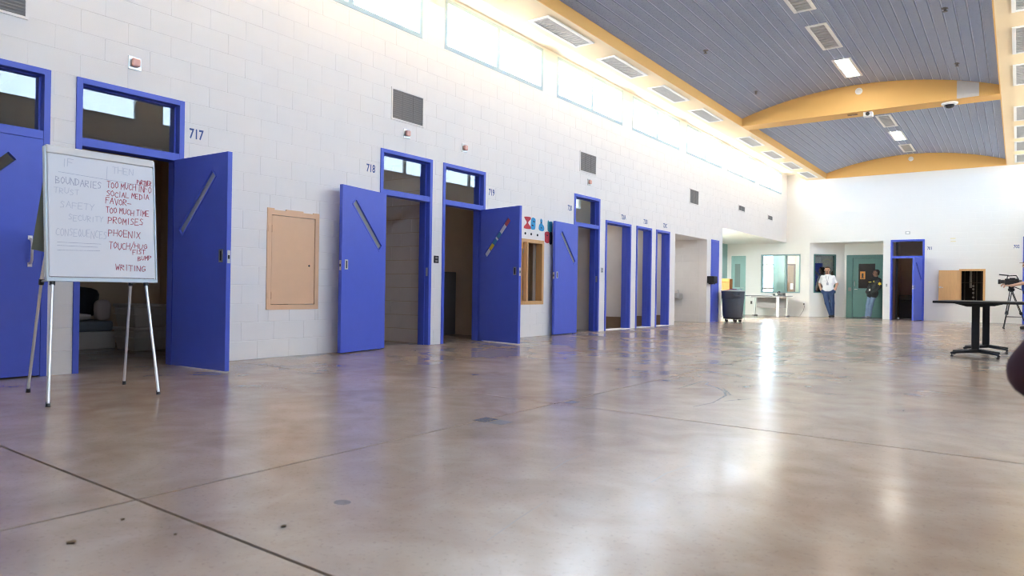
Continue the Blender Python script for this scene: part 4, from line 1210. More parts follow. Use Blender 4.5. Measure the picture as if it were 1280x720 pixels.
# ------------------------------------------------------------------ corner recess: teal door, tables, window to the control room
td = empty('door_12', FW(-1.72, 0, 0), 'narrow pale teal door beside the control room window', 'door', kind='structure')
f = MB(FW)
f.box(-1.985, -1.945, 0, 2.2, -0.18, 0.015); f.box(-1.49, -1.45, 0, 2.2, -0.18, 0.015); f.box(-1.945, -1.49, 2.16, 2.2, -0.18, 0.015)
obj('door_frame', f, PTEAL, td)
lf = obj('door_leaf', MB(FW).box(-1.943, -1.492, 0.012, 2.157, -0.06, -0.015), PTEAL, td)
obj('vision_panel', MB(FW).box(-1.86, -1.66, 1.02, 1.90, -0.016, -0.010), mat('grey_green_glass', (0.20, 0.27, 0.25), 0.2), lf)
obj('lever', MB(FW).tube([(-1.53, 1.0, -0.015), (-1.53, 1.0, 0.04), (-1.61, 1.0, 0.045)], 0.01, 8), METAL, lf)

w = empty('window_41', FW(-0.2, 0.835, 0), 'wide teal-framed window into the bright control room', 'window', kind='structure')
WTEAL = mat('window_teal', (0.22, 0.36, 0.36), 0.45)
f = MB(FW)
a, b, c, d, t = -0.89, 0.49, 0.835, 2.23, 0.045
f.box(a, b, c, c + t, -0.16, 0.012); f.box(a, b, d - t, d, -0.16, 0.012); f.box(a, a + t, c + t, d - t, -0.16, 0.012); f.box(b - t, b, c + t, d - t, -0.16, 0.012)
obj('frame', f, WTEAL, w)
obj('mullion', MB(FW).box(-0.04, 0.01, c + t, d - t, -0.16, 0.012), WTEAL, w)
obj('pane', MB(FW).box(a + t, -0.04, c + t, d - t, -0.08, -0.074), GLASS, w)
obj('pane', MB(FW).box(0.01, b - t, c + t, d - t, -0.08, -0.074), GLASS, w)
# control room
CB = 28.5
def CR(u, v, w_): return (u, CB - w_, v)
weld(struct('wall_control_rear', grid_wall(CR, -2.3, 0.5, 0, 2.75, [(-1.62, -1.12, 0.5, 2.35), (-0.62, -0.34, -1, 1.95)], -0.15, 0), mat('pinkish_plaster', (0.72, 0.56, 0.47), 0.6), 'rear wall of the bright control room', 'wall'))
struct('wall_control_side', MB().box(-2.4, -2.3, FARY + 0.2, CB, 0, 2.75), PLAIN, 'left side wall of the control room', 'wall')
struct('wall_control_end', MB().box(0.5, 0.6, FARY + 0.2, CB, 0, 2.75), PLAIN, 'end wall of the control room beside the niche', 'wall')
struct('ceiling_control', MB().box(-2.4, 0.6, FARY + 0.2, CB, 2.75, 2.85), PLAIN, 'ceiling of the control room', 'ceiling')
struct('trim_30', MB(CR).box(-1.10, -0.68, 0, 2.75, 0.0, 0.06), PTEAL, 'pale teal wall panel inside the control room', 'panel')
w2 = empty('window_42', CR(-1.37, 0.5, 0), 'daylit barred window at the back of the control room', 'window', kind='structure')
BRN = mat('brown_bar', (0.28, 0.17, 0.10), 0.6)
f = MB(CR)
f.box(-1.64, -1.60, 0.5, 2.35, -0.12, 0.012); f.box(-1.14, -1.10, 0.5, 2.35, -0.12, 0.012); f.box(-1.60, -1.14, 2.31, 2.35, -0.12, 0.012); f.box(-1.60, -1.14, 0.5, 0.54, -0.12, 0.012)
obj('frame', f, WTEAL, w2)
for z in (1.01, 1.96):
    obj('bar', MB(CR).box(-1.60, -1.14, z - 0.03, z + 0.03, -0.08, 0.01), BRN, w2)
obj('pane', MB(CR).box(-1.60, -1.14, 0.54, 2.31, -0.10, -0.094), GLASS, w2)
d2 = empty('door_13', CR(-0.48, 0, 0), 'brown door half open at the back of the control room', 'door', kind='structure')
obj('door_leaf', MB(CR).box(-0.62, -0.34, 0, 1.93, -0.05, 0.01), BRN, d2)
obj('door_frame', MB(CR).box(-0.66, -0.62, 0, 1.98, -0.1, 0.02).box(-0.34, -0.28, 0, 1.98, -0.1, 0.02).box(-0.62, -0.34, 1.93, 1.98, -0.1, 0.02), mat('dark_brown', (0.09, 0.05, 0.035), 0.6), d2)
obj('notice', MB(CR).box(-0.47, -0.36, 0.98, 1.22, 0.011, 0.014), WHITE, d2)
tag(obj('green_panel', MB(CR).box(-0.26, 0.1, 0.6, 2.3, 0.001, 0.04), mat('pale_green_board', (0.55, 0.70, 0.55), 0.6), origin=CR(-0.1, 0.6, 0)), 'pale green board on the rear wall of the control room', 'board')
def fill_panel(name, x0, x1, y0, y1, z, label, strength):  # glowing panel added under a ceiling to brighten the space below
    e = empty(name, ((x0 + x1) / 2, (y0 + y1) / 2, z), label, 'ceiling light')
    t = 0.04
    mb = MB()
    mb.box(x0, x1, y0, y0 + t, z - 0.03, z); mb.box(x0, x1, y1 - t, y1, z - 0.03, z); mb.box(x0, x0 + t, y0 + t, y1 - t, z - 0.03, z); mb.box(x1 - t, x1, y0 + t, y1 - t, z - 0.03, z)
    obj('frame', mb, WHITE, e)
    obj('diffuser', MB().box(x0 + t, x1 - t, y0 + t, y1 - t, z - 0.02, z - 0.012), mat('fill_panel_glow_%d' % int(strength), (0.9, 0.9, 0.9), 0.4, emit=(1, 0.98, 0.95), estr=strength), e)
fill_panel('control_room_fill', -1.2, -0.6, 26.8, 28.0, 2.75, 'added fill panel under the control room ceiling', 9)  # added to light the room behind the window
fill_panel('recess_fill', -1.9, -1.0, 19.7, 21.7, 2.65, 'added unseen fill panel over the near half of the corner recess', 36)  # added out of view behind the left wall to brighten the recess
for i, (a, b) in enumerate(((12.9, 13.2), (14.1, 14.4), (15.1, 15.4))):
    fill_panel('shower_fill', -0.95, -0.6, a, b, 2.35, 'added fill panel under the ceiling of the %s shower' % ('first', 'second', 'third')[i], 7)  # added to lift the brightness of the stalls
fill_panel('alcove_fill', -1.0, -0.6, 16.8, 17.2, 2.236, 'added fill panel under the open alcove ceiling', 8)  # added to brighten the alcove walls
DTOP = mat('desk_top_grey', (0.20, 0.20, 0.21), 0.4)
DPAN = mat('desk_panel', (0.42, 0.39, 0.38), 0.5)
e = empty('training_table', (-0.3, 25.35, 0), 'grey training table with modesty panel below the control room window', 'table')
x0, x1, y0, y1, z = -1.02, 0.36, 25.02, 25.62, 0.735
obj('table_top', MB().box(x0, x1, y0, y1, z - 0.03, z), DTOP, e, bevel=0.006)
obj('modesty_panel', MB().box(x0 + 0.18, x1 - 0.14, y1 - 0.16, y1 - 0.14, 0.30, z - 0.05), DPAN, e)
obj('table_edge', MB().box(x0 + 0.1, x1 - 0.1, y0 + 0.02, y0 + 0.05, z - 0.075, z - 0.031), DPAN, e)
for x in (x0 + 0.15, x1 - 0.12):
    lg = obj('leg', MB().box(x - 0.025, x + 0.025, 25.30, 25.35, 0.04, z - 0.03), METAL, e)
    obj('foot_bar', MB().box(x - 0.03, x + 0.03, y0 + 0.05, y1 - 0.05, 0.0, 0.04), GREY, lg, bevel=0.01)
tag(obj('white_board_strip', MB().box(-0.02, 0.07, 24.93, 24.96, 0.0, 0.70), WHITE, origin=(0.02, 24.95, 0), bevel=0.004), 'white upright strip leaning at the front of the training table', 'strip')
ph = empty('desk_phone', (0.02, 25.3, z), 'black desk telephone on the grey training table', 'telephone')
obj('base', MB().prism([(25.16, z), (25.40, z), (25.40, z + 0.10), (25.16, z + 0.03)], -0.06, 0.16, 'x'), DARK, ph, bevel=0.008)
obj('handset', MB().tube([(-0.04, 25.18, z + 0.09), (-0.04, 25.22, z + 0.125), (-0.04, 25.34, z + 0.15), (-0.04, 25.39, z + 0.125)], [0.03, 0.018, 0.018, 0.03], 10), DARK, ph, smooth=True)
obj('keypad', MB().box(0.03, 0.13, 25.2, 25.34, z + 0.045, z + 0.085), GREY, ph)
m2 = empty('stapler', (-0.18, 25.25, z), 'small black object beside the telephone on the training table', 'stapler')
obj('base', MB().box(-0.22, -0.14, 25.2, 25.24, z, z + 0.015), DARK, m2)
obj('arm', MB().prism([(-0.23, z + 0.016), (-0.14, z + 0.016), (-0.15, z + 0.06), (-0.20, z + 0.07)], 25.2, 25.24, 'y'), DARK, m2)
e = empty('folding_table', (-0.6, 22.9, 0), 'dark-topped folding table with a white leg, partly behind the trash can', 'table')
obj('table_top', MB().box(-1.35, -0.42, 22.3, 23.1, 0.71, 0.735), DTOP, e, bevel=0.004)
for x, y in ((-1.25, 22.4), (-0.60, 22.4), (-1.25, 23.0), (-0.60, 23.0)):
    obj('leg', MB().tube([(x, y, 0.0), (x + (0.03 if x > -1 else -0.03), y, 0.10), (x, y, 0.71)], 0.02, 10), WHITE, e, smooth=True)
e = empty('amber_box', (-0.95, 22.7, 0.735), 'amber cardboard box on the folding table beyond the trash can', 'box')
obj('carton', MB().box(-1.25, -0.85, 22.5, 22.8, 0.736, 1.27), mat('amber_card', (0.30, 0.10, 0.012), 0.6, var=0.1), e, bevel=0.005)
obj('flap', MB().box(-1.25, -0.85, 22.48, 22.50, 1.17, 1.27), mat('amber_card_dark', (0.38, 0.14, 0.02), 0.6), e)
e = empty('magazine', (0.45, 19.0, 0.885), 'purple and red folded papers lying on the trash can lid', 'papers')
obj('sheet', MB().box(0.35, 0.62, 18.95, 19.2, 0.892, 0.908), mat('purple_print', (0.12, 0.07, 0.30), 0.5), e)
obj('sheet', MB().box(0.33, 0.50, 18.90, 19.12, 0.909, 0.922), mat('red_print', (0.35, 0.05, 0.08), 0.5), e)
# outlet and cable on the far wall
e = empty('wall_outlet', FW(0.62, 0.42, 0), 'white wall outlet with a dangling cable beside the training table', 'outlet')
obj('plate', MB(FW).box(0.59, 0.66, 0.40, 0.52, 0, 0.008), WHITE, e, bevel=0.002)
obj('plug', MB(FW).box(0.61, 0.65, 0.42, 0.47, 0.008, 0.04), DARK, e)
obj('cable', MB(FW).tube([(0.63, 0.44, 0.04), (0.66, 0.36, 0.05), (0.62, 0.22, 0.03), (0.55, 0.10, 0.03), (0.50, 0.01, 0.04)], 0.006, 8), GREY, e, smooth=True)
e = empty('wall_outlet', FW(-1.22, 0.45, 0), 'dark outlet on the white wall between teal door and training table', 'outlet')
obj('plate', MB(FW).box(-1.26, -1.19, 0.40, 0.52, 0, 0.008), GREY, e, bevel=0.002)
obj('socket', MB(FW).box(-1.24, -1.21, 0.43, 0.49, 0.008, 0.012), DARK, e)

# ------------------------------------------------------------------ niche: window with poster, teal door
w = empty('window_43', NM(0.6, 0.85, 0), 'narrow teal-framed window in the slanting niche wall, mirroring the man', 'window', kind='structure')
a, b, c, d, t = *nwin[:2], *nwin[2:], 0.04
f = MB(NM)
f.box(a, b, c, c + t, -0.12, 0.012); f.box(a, b, d - t, d, -0.12, 0.012); f.box(a, a + t, c + t, d - t, -0.12, 0.012); f.box(b - t, b, c + t, d - t, -0.12, 0.012)
obj('frame', f, TEAL, w)
obj('pane', MB(NM).box(a + t, b - t, c + t, d - t, -0.055, -0.049), glass_mat('dark_tint_glass', (0.5, 0.55, 0.53), 2.8), w)
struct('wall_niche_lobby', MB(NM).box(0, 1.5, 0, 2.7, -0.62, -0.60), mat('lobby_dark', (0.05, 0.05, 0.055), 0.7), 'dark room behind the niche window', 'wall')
po = empty('poster', NM(0.5, 1.5, -0.07), 'yellow and purple printed poster taped behind the niche window', 'poster')
obj('sheet', MB(NM).box(a + t + 0.30, b - t - 0.10, 1.58, d - t - 0.02, -0.066, -0.064), mat('mauve_print', (0.42, 0.34, 0.36), 0.6, var=0.35, vscale=18), po)
obj('purple_sheet', MB(NM).box(a + t + 0.01, a + t + 0.26, 1.25, d - t - 0.28, -0.066, -0.064), mat('violet_print', (0.12, 0.09, 0.36), 0.6, var=0.2, vscale=9), po)
obj('white_sheet', MB(NM).box(a + t + 0.05, a + t + 0.28, d - t - 0.27, d - t - 0.06, -0.0635, -0.062), WHITE, po)
yl = MB(NM)
for k in range(9):
    u = a + t + 0.33 + 0.045 * k
    v = d - t - 0.12 - 0.03 * abs(k - 4) * 0.6
    yl.box(u, u + 0.035, v - 0.05 + 0.02 * (k % 2), v + 0.03, -0.0635, -0.0625)
for k in range(5):
    u = a + t + 0.36 + 0.06 * k
    yl.box(u, u + 0.04, d - t - 0.30 - 0.02 * (k % 3), d - t - 0.24, -0.0635, -0.0625)
obj('yellow_print', yl, mat('yellow_print', (0.70, 0.58, 0.12), 0.6), po)

nd = empty('door_14', DW(2.42, 0, 0), 'dark teal steel entrance door with sidelight in the niche', 'door', kind='structure')
f = MB(DW)
a, b, c, d = ndoor
f.box(a, a + 0.20, 0, d, -0.13, 0.02); f.box(b - 0.04, b, 0, d, -0.13, 0.02); f.box(a + 0.20, b - 0.04, d - 0.11, d, -0.13, 0.02)
obj('door_frame', f, TEAL, nd, bevel=0.003)
lf = obj('door_leaf', MB(DW).box(a + 0.206, b - 0.046, 0.012, d - 0.116, -0.06, -0.005), TEAL, nd, bevel=0.002)
obj('vision_panel', MB(DW).box(2.22, 2.745, 1.035, 1.905, -0.008, -0.001), mat('dark_brown_glass', (0.035, 0.03, 0.02), 0.12, var=0.5, vscale=4), lf)
g = MB(DW)
for (u0_, u1_, v0_, v1_) in ((2.19, 2.775, 1.005, 1.035), (2.19, 2.775, 1.905, 1.935), (2.19, 2.22, 1.035, 1.905), (2.745, 2.775, 1.035, 1.905)):
    g.box(u0_, u1_, v0_, v1_, -0.006, 0.006)
obj('vision_frame', g, TEAL, lf)
obj('notice', MB(DW).box(2.27, 2.43, 1.36, 1.63, -0.001, 0.002), mat('orange_notice', (0.62, 0.26, 0.05), 0.6), lf)
obj('notice_print', MB(DW).box(2.32, 2.38, 1.42, 1.57, 0.002, 0.003).box(2.30, 2.40, 1.39, 1.41, 0.002, 0.003), DARK, lf)
obj('lever', MB(DW).tube([(2.10, 1.0, -0.005), (2.10, 1.0, 0.05), (2.20, 1.0, 0.055)], 0.012, 8), METAL, lf)
obj('pull_handle', MB(DW).tube([(2.10, 1.12, -0.005), (2.10, 1.14, 0.045), (2.10, 1.28, 0.045), (2.10, 1.30, -0.005)], 0.011, 8), METAL, lf)
obj('card_reader', MB(DW).box(1.90, 1.99, 0.94, 1.06, 0.02, 0.04), GREY, nd)

# ------------------------------------------------------------------ pipe cupboard in the far wall
cb = empty('pipe_cupboard', FW(5.6, 0.58, 0), 'honey-coloured wooden cupboard open on dark pipework in the far wall', 'cupboard')
u0, u1, v0, v1, t = 5.27, 5.958, 0.58, 1.67, 0.06
f = MB(FW)
f.box(u0, u0 + t, v0, v1, -0.15, 0.02); f.box(u1 - t, u1, v0, v1, -0.15, 0.02); f.box(u0 + t, u1 - t, v0, v0 + t, -0.15, 0.02); f.box(u0 + t, u1 - t, v1 - t, v1, -0.15, 0.02)
obj('frame', f, WOODY, cb, bevel=0.003)
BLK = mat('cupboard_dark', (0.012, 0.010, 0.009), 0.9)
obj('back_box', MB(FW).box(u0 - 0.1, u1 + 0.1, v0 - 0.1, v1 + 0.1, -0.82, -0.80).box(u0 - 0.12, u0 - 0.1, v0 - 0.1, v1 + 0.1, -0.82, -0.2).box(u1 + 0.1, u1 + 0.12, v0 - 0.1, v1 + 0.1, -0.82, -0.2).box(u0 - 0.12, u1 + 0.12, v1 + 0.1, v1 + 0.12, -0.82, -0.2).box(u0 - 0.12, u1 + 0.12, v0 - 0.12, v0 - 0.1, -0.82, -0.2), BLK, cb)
RUSTY = mat('dull_pipe', (0.07, 0.05, 0.035), 0.6)
A = radians(172)
CD = lambda a, z, c: FW(u0 + 0.02 + cos(A) * a + sin(A) * c, z, 0.03 + sin(A) * a - cos(A) * c)
dr = obj('cupboard_door', MB(CD).box(0, 0.57, v0 + 0.04, v1 - 0.04, 0, 0.022), mat('honey_wood_door', (0.62, 0.36, 0.16), 0.45, var=0.12, vscale=5, stretch=(8, 8, 0.8)), cb, bevel=0.002)
obj('latch', MB(CD).box(0.50, 0.56, 1.06, 1.12, 0.022, 0.03), METAL, dr)
obj('knob', MB(CD).tube([(0.47, 1.08, 0.022), (0.47, 1.08, 0.05)], 0.018, 10), METAL, dr)
for i, (u, r, mm_) in enumerate(((5.56, 0.035, mat('pale_pipe', (0.25, 0.24, 0.21), 0.5)), (5.72, 0.012, RUSTY), (5.64, 0.008, RUSTY), (5.84, 0.010, RUSTY), (5.40, 0.010, RUSTY))):
    obj('pipe', MB(FW).tube([(u, v0 + (0.5 if i == 0 else -0.05), -0.45), (u, v1 + 0.05, -0.45)], r, 10), mm_, cb, smooth=True)
obj('pipe', MB(FW).tube([(u0, 1.25, -0.42), (u1, 1.25, -0.42)], 0.008, 8), RUSTY, cb)
for v in (0.78, 0.92, 1.04, 1.14):
    obj('valve', MB(FW).tube([(5.63, v, -0.47), (5.63, v, -0.36)], 0.03, 10), PIPE, cb)
# faint paint marks beside 701
obj('paint_mark', MB(FW).box(5.02, 5.16, 2.63, 2.66, 0, 0.001).box(5.03, 5.17, 2.54, 2.57, 0, 0.001), mat('faded_yellow', (0.80, 0.72, 0.45), 0.6), wf)
# bench inside 701
e = empty('cell_bench', (3.9, 27.8, 0), 'dark bench with a black mattress inside cell 701', 'bench')
obj('plinth', MB().box(3.4, 4.8, 27.7, 28.55, 0, 0.62), mat('bench_dark', (0.06, 0.05, 0.045), 0.6), e, bevel=0.01)
obj('mattress', MB().box(3.4, 4.8, 27.68, 28.55, 0.622, 0.82), BAGM, e, bevel=0.02)

# ------------------------------------------------------------------ black pedestal table
tb = empty('pedestal_table', (6.40, 11.85, 0), 'black rectangular table on two cast pedestal bases', 'table')
obj('table_top', MB().box(5.87, 6.96, 10.62, 13.05, 0.715, 0.745), BLACKM, tb, bevel=0.005)
for (cx, cy) in ((6.32, 11.25), (6.40, 12.45)):
    obj('top_plate', MB().prism([(cx - 0.26, 0.714), (cx + 0.26, 0.714), (cx + 0.10, 0.668), (cx - 0.10, 0.668)], cy - 0.05, cy + 0.05, 'y'), BLACKM, tb)
    obj('pedestal', MB().box(cx - 0.045, cx + 0.045, cy - 0.04, cy + 0.04, 0.06, 0.70), BLACKM, tb, bevel=0.008)
    bs = MB()
    for sx, sy in ((-1, -0.38), (1, -0.38), (-1, 0.38), (1, 0.38)):
        x2, y2 = cx + sx * 0.27, cy + sy * 0.55
        bs.add([(cx - 0.03 * sy * 3, cy - 0.045, 0.055), (cx + 0.03 * sy * 3, cy + 0.045, 0.055), (x2, y2 + 0.03, 0.035), (x2, y2 - 0.03, 0.035),
                (cx - 0.03 * sy * 3, cy - 0.045, 0.10), (cx + 0.03 * sy * 3, cy + 0.045, 0.10), (x2, y2 + 0.025, 0.058), (x2, y2 - 0.025, 0.058)],
               [(0, 3, 2, 1), (4, 5, 6, 7), (0, 1, 5, 4), (1, 2, 6, 5), (2, 3, 7, 6), (3, 0, 4, 7)])
    b = obj('base', bs, BLACKM, tb)
    for sx, sy in ((-1, -0.38), (1, -0.38), (-1, 0.38), (1, 0.38)):
        x2, y2 = cx + sx * 0.255, cy + sy * 0.53
        obj('glide', MB().lathe([(0.02, 0), (0.02, 0.012), (0.008, 0.014), (0.008, 0.045)], x2, y2, 10), BLACKM, b)

# ------------------------------------------------------------------ crumbs on the floor
LEAFM = mat('dry_leaf', (0.13, 0.075, 0.03), 0.8, var=0.3, vscale=40)
for i, (x, y, s, lab) in enumerate(((4.407, 0.938, 0.016, 'dry brown leaf scrap on the floor near the bottom edge of the picture'), (4.313, 1.131, 0.010, 'tiny dry leaf scrap just below the crossing of the floor joints'),
                                    (4.79, 1.433, 0.011, 'crumbled leaf scrap on the slab right of the joint crossing'), (4.592, 1.167, 0.007, 'minute brown crumb between the leaf scraps on the floor'))):
    rng = random.Random(i)
    pts = [(x + s * (0.7 + 0.5 * rng.random()) * cos(q), y + s * (0.6 + 0.6 * rng.random()) * sin(q)) for q in [2 * pi * k / 8 for k in range(8)]]
    mb = MB().add([(p[0], p[1], 0.001 + 0.004 * rng.random()) for p in pts] + [(x, y, 0.006)], [(k, (k + 1) % 8, 8) for k in range(8)])
    mb.add([(p[0], p[1], 0.0) for p in pts], [tuple(range(7, -1, -1))])
    tag(obj('leaf_scrap', mb, LEAFM, origin=(x, y, 0)), lab, 'leaf scrap', 'leaf scraps on the floor')

# ------------------------------------------------------------------ people: one continuous skin per body, grown from tapered limbs
def surface_nets(vol, lo, h):
    nx, ny, nz = vol.shape
    ins = vol < 0
    cs = [(i, j, k) for i in (0, 1) for j in (0, 1) for k in (0, 1)]
    sub = lambda A, c: A[c[0]:nx - 1 + c[0], c[1]:ny - 1 + c[1], c[2]:nz - 1 + c[2]]
    cnt = sum(sub(ins, c).astype(np.int8) for c in cs)
    mixed = (cnt > 0) & (cnt < 8)
    idx = np.argwhere(mixed)
    pos = np.zeros((len(idx), 3)); n = np.zeros(len(idx))
    for a in cs:
        for ax in range(3):
            if a[ax]: continue
            b = list(a); b[ax] = 1
            va = vol[idx[:, 0] + a[0], idx[:, 1] + a[1], idx[:, 2] + a[2]]
            vb = vol[idx[:, 0] + b[0], idx[:, 1] + b[1], idx[:, 2] + b[2]]
            m_ = (va < 0) != (vb < 0)
            t = np.where(m_, va / np.where(m_, va - vb, 1), 0)
            p = np.tile(np.array(a, float), (len(idx), 1))
            p[:, ax] += t
            pos[m_] += p[m_]; n[m_] += 1
    pos = (idx + pos / n[:, None]) * h + lo
    vid = -np.ones(mixed.shape, int)
    vid[mixed] = np.arange(len(idx))
    faces = []
    for ax in range(3):
        o1, o2 = (ax + 1) % 3, (ax + 2) % 3
        sl0 = [slice(None)] * 3; sl1 = [slice(None)] * 3
        sl0[ax] = slice(0, -1); sl1[ax] = slice(1, None)
        a, b = ins[tuple(sl0)], ins[tuple(sl1)]
        for sign in (True, False):
            e_ = np.argwhere((a & ~b) if sign else (~a & b))
            e_ = e_[(e_[:, o1] > 0) & (e_[:, o2] > 0) & (e_[:, o1] < vol.shape[o1] - 1) & (e_[:, o2] < vol.shape[o2] - 1)]
            q = []
            for d1, d2 in ((0, 0), (-1, 0), (-1, -1), (0, -1)):
                c = e_.copy(); c[:, o1] += d1; c[:, o2] += d2
                q.append(vid[c[:, 0], c[:, 1], c[:, 2]])
            q = np.stack(q, 1)
            faces.append(q if sign else q[:, ::-1])
    return pos, np.concatenate(faces)

def grow(caps, h, k, cut=None):
    """caps: (a, b, ra, rb, key, squash) -> verts, faces, key per face"""
    pts = np.array([c[0] for c in caps] + [c[1] for c in caps]); R = max(max(c[2], c[3]) for c in caps)
    lo = pts.min(0) - R - 3 * h; hi = pts.max(0) + R + 3 * h
    n = np.ceil((hi - lo) / h).astype(int) + 1
    acc = np.full(n, 1e-30)
    axs = [lo[i] + h * np.arange(n[i]) for i in range(3)]
    def dist(P, c):
        a, b = np.array(c[0]), np.array(c[1])
        ab = b - a
        L = max(ab @ ab, 1e-12)
        t = np.clip(((P - a) @ ab) / L, 0, 1)
        return np.linalg.norm(P - a - t[..., None] * ab, axis=-1) - (c[2] + (c[3] - c[2]) * t)
    for c in caps:
        m_ = max(c[2], c[3]) + 7 * k
        i0 = np.maximum(0, np.floor((np.minimum(c[0], c[1]) - m_ - lo) / h).astype(int))
        i1 = np.minimum(n, np.ceil((np.maximum(c[0], c[1]) + m_ - lo) / h).astype(int) + 1)
        G = np.stack(np.meshgrid(*[axs[i][i0[i]:i1[i]] for i in range(3)], indexing='ij'), -1)
        acc[i0[0]:i1[0], i0[1]:i1[1], i0[2]:i1[2]] += np.exp(-np.clip(dist(G, c) / k, -60, 60))
    vol = -k * np.log(acc)
    if cut is not None:
        G = np.stack(np.meshgrid(*axs, indexing='ij'), -1)
        vol = np.maximum(vol, cut(G))
    v, f = surface_nets(vol, lo, h)
    cen = v[f].mean(1)
    D = np.stack([dist(cen, c) for c in caps], 1)
    return v, f, D.argmin(1)

def skin_obj(name, caps, mats, h, k, parent=None, origin=None, cut=None):
    v, f, lab = grow(caps, h, k, cut)
    off = np.array(wloc(parent)) if parent is not None else np.array(origin)
    me = bpy.data.meshes.new(name)
    me.from_pydata((v - off).tolist(), [], f.tolist())
    keys = sorted({c[4] for c in caps})
    for q in keys: me.materials.append(mats[q])
    ki = np.array([keys.index(c[4]) for c in caps])
    me.polygons.foreach_set('material_index', ki[lab].astype(np.int32))
    me.polygons.foreach_set('use_smooth', np.ones(len(f), bool))
    me.update()
    o = bpy.data.objects.new(name, me)
    COL.objects.link(o)
    if parent is not None: o.parent = parent
    else: o.location = origin
    return o

def head_caps(c, fd, skin='skin', beard=None):
    """c = centre of the head, fd = unit facing direction"""
    c, fd = Vector(c), Vector(fd).normalized()
    U = Vector((0, 0, 1)); U = (U - fd * U.dot(fd)).normalized()
    S = fd.cross(U)
    P = lambda f, s, u: tuple(c + fd * f + S * s + U * u)
    caps = [(P(-0.02, 0, 0.03), P(0.012, 0, 0.03), 0.082, 0.078, skin), (P(0.02, 0, 0.0), P(0.03, 0, -0.055), 0.068, 0.055, skin),
            (P(0.045, 0, -0.085), P(0.055, 0, -0.09), 0.032, 0.026, beard or skin), (P(0.088, 0, 0.01), P(0.105, 0, -0.022), 0.010, 0.014, skin),
            (P(0.075, -0.03, 0.028), P(0.075, 0.03, 0.028), 0.017, 0.017, skin), (P(0.078, -0.02, -0.056), P(0.078, 0.02, -0.056), 0.009, 0.009, 'lip')]
    if beard:
        caps += [(P(0.084, -0.02, -0.042), P(0.084, 0.02, -0.042), 0.008, 0.008, beard)]
    for s in (-1, 1):
        caps += [(P(-0.005, s * 0.082, 0.01), P(-0.012, s * 0.086, -0.025), 0.016, 0.011, skin), (P(0.083, s * 0.031, 0.006), P(0.084, s * 0.031, 0.006), 0.010, 0.010, 'eye')]
    return caps
def hair_obj(c, fd, parent, material, cap=False):
    c, fd = Vector(c), Vector(fd).normalized()
    U = Vector((0, 0, 1)); U = (U - fd * U.dot(fd)).normalized()
    P = lambda f, u: tuple(c + fd * f + U * u)
    caps = [(P(-0.022, 0.032), P(0.012, 0.038), 0.091, 0.085, 'hair'), (P(-0.05, -0.01), P(-0.055, -0.05), 0.05, 0.042, 'hair')]
    cn, f0, u0 = np.array(c), np.array(fd), np.array(U)
    def cut(G):
        a, b = (G - cn) @ f0, (G - cn) @ u0
        return np.maximum(-(b - 0.052 + 0.0 * a), -1) if cap else np.maximum(np.minimum(a - 0.012, -(b - 0.072)) , -(b + 0.085))
    return skin_obj('cap' if cap else 'hair', caps, {'hair': material}, 0.008, 0.006, parent=parent, cut=cut)
def hand_caps(w, d, n, curl=0.5, side=1, key='skin', sc_=1.0):
    """w = wrist, d = along the palm, n = palm normal (fingers curl towards it)"""
    w, d = Vector(w), Vector(d).normalized()
    n = Vector(n); n = (n - d * n.dot(d)).normalized()
    s = d.cross(n) * side
    caps = []
    for i in range(4):
        o = (i - 1.5) * 0.021
        k0 = w + d * 0.09 + s * o
        caps.append((tuple(w + d * 0.02 + s * o * 0.7), tuple(k0), 0.016, 0.012, key))
        L = (0.040, 0.045, 0.042, 0.034)[i]
        p = k0
        for j in range(3):
            a = curl * (0.5 + j * 0.9)
            q = p + (d * cos(a) + n * sin(a)) * L * (1, .75, .6)[j]
            caps.append((tuple(p), tuple(q), 0.0095 - 0.0008 * j, 0.009 - 0.0008 * j, key))
            p = q
    t0 = w + d * 0.025 - s * 0.03
    t1 = t0 + (d * 0.75 - s * 0.6 + n * 0.2) * 0.045
    t2 = t1 + (d * 0.9 - s * 0.1 + n * 0.45) * 0.038
    caps += [(tuple(w + d * 0.02), tuple(t0), 0.016, 0.014, key), (tuple(t0), tuple(t1), 0.013, 0.011, key), (tuple(t1), tuple(t2), 0.011, 0.009, key)]
    return caps
SKIN1 = mat('skin_tan', (0.58, 0.34, 0.24), 0.55)
SKIN2 = mat('skin_brown', (0.16, 0.075, 0.045), 0.5)
HAIR1 = mat('hair_brown', (0.07, 0.035, 0.018), 0.7)
HAIRB = mat('hair_black', (0.012, 0.010, 0.009), 0.6)
LIP = mat('lips', (0.32, 0.12, 0.10), 0.5)
EYE = mat('eyes_dark', (0.02, 0.015, 0.012), 0.3)
JEANS = mat('dark_denim', (0.032, 0.062, 0.15), 0.85, var=0.25, vscale=9)
JEANS2 = mat('washed_denim', (0.15, 0.22, 0.34), 0.85, var=0.25, vscale=9)
SHIRT = mat('white_polo_cotton', (0.83, 0.83, 0.86), 0.8, bump=0.5, bscale=14)
JACK = mat('black_jacket', (0.010, 0.010, 0.011), 0.6, bump=0.4, bscale=18)
SHOE = mat('dark_shoe', (0.03, 0.022, 0.018), 0.5)
def std_mats(skin, shirt, legs, shoe=SHOE, beard=HAIR1):
    return {'skin': skin, 'shirt': shirt, 'legs': legs, 'shoe': shoe, 'lip': LIP, 'eye': EYE, 'beard': beard}

def place(o, rz, shear=(0, 0)):
    """local figure coordinates -> world (with the figure's lean as a shear)"""
    def T(p):
        x, y, z = p
        return (o[0] + x * cos(rz) - y * sin(rz) + shear[0] * z, o[1] + x * sin(rz) + y * cos(rz) + shear[1] * z, o[2] + z)
    return T
def tc(caps, T, s=1.0):
    return [(T(tuple(s * q for q in c[0])), T(tuple(s * q for q in c[1])), c[2] * s, c[3] * s, c[4]) for c in caps]

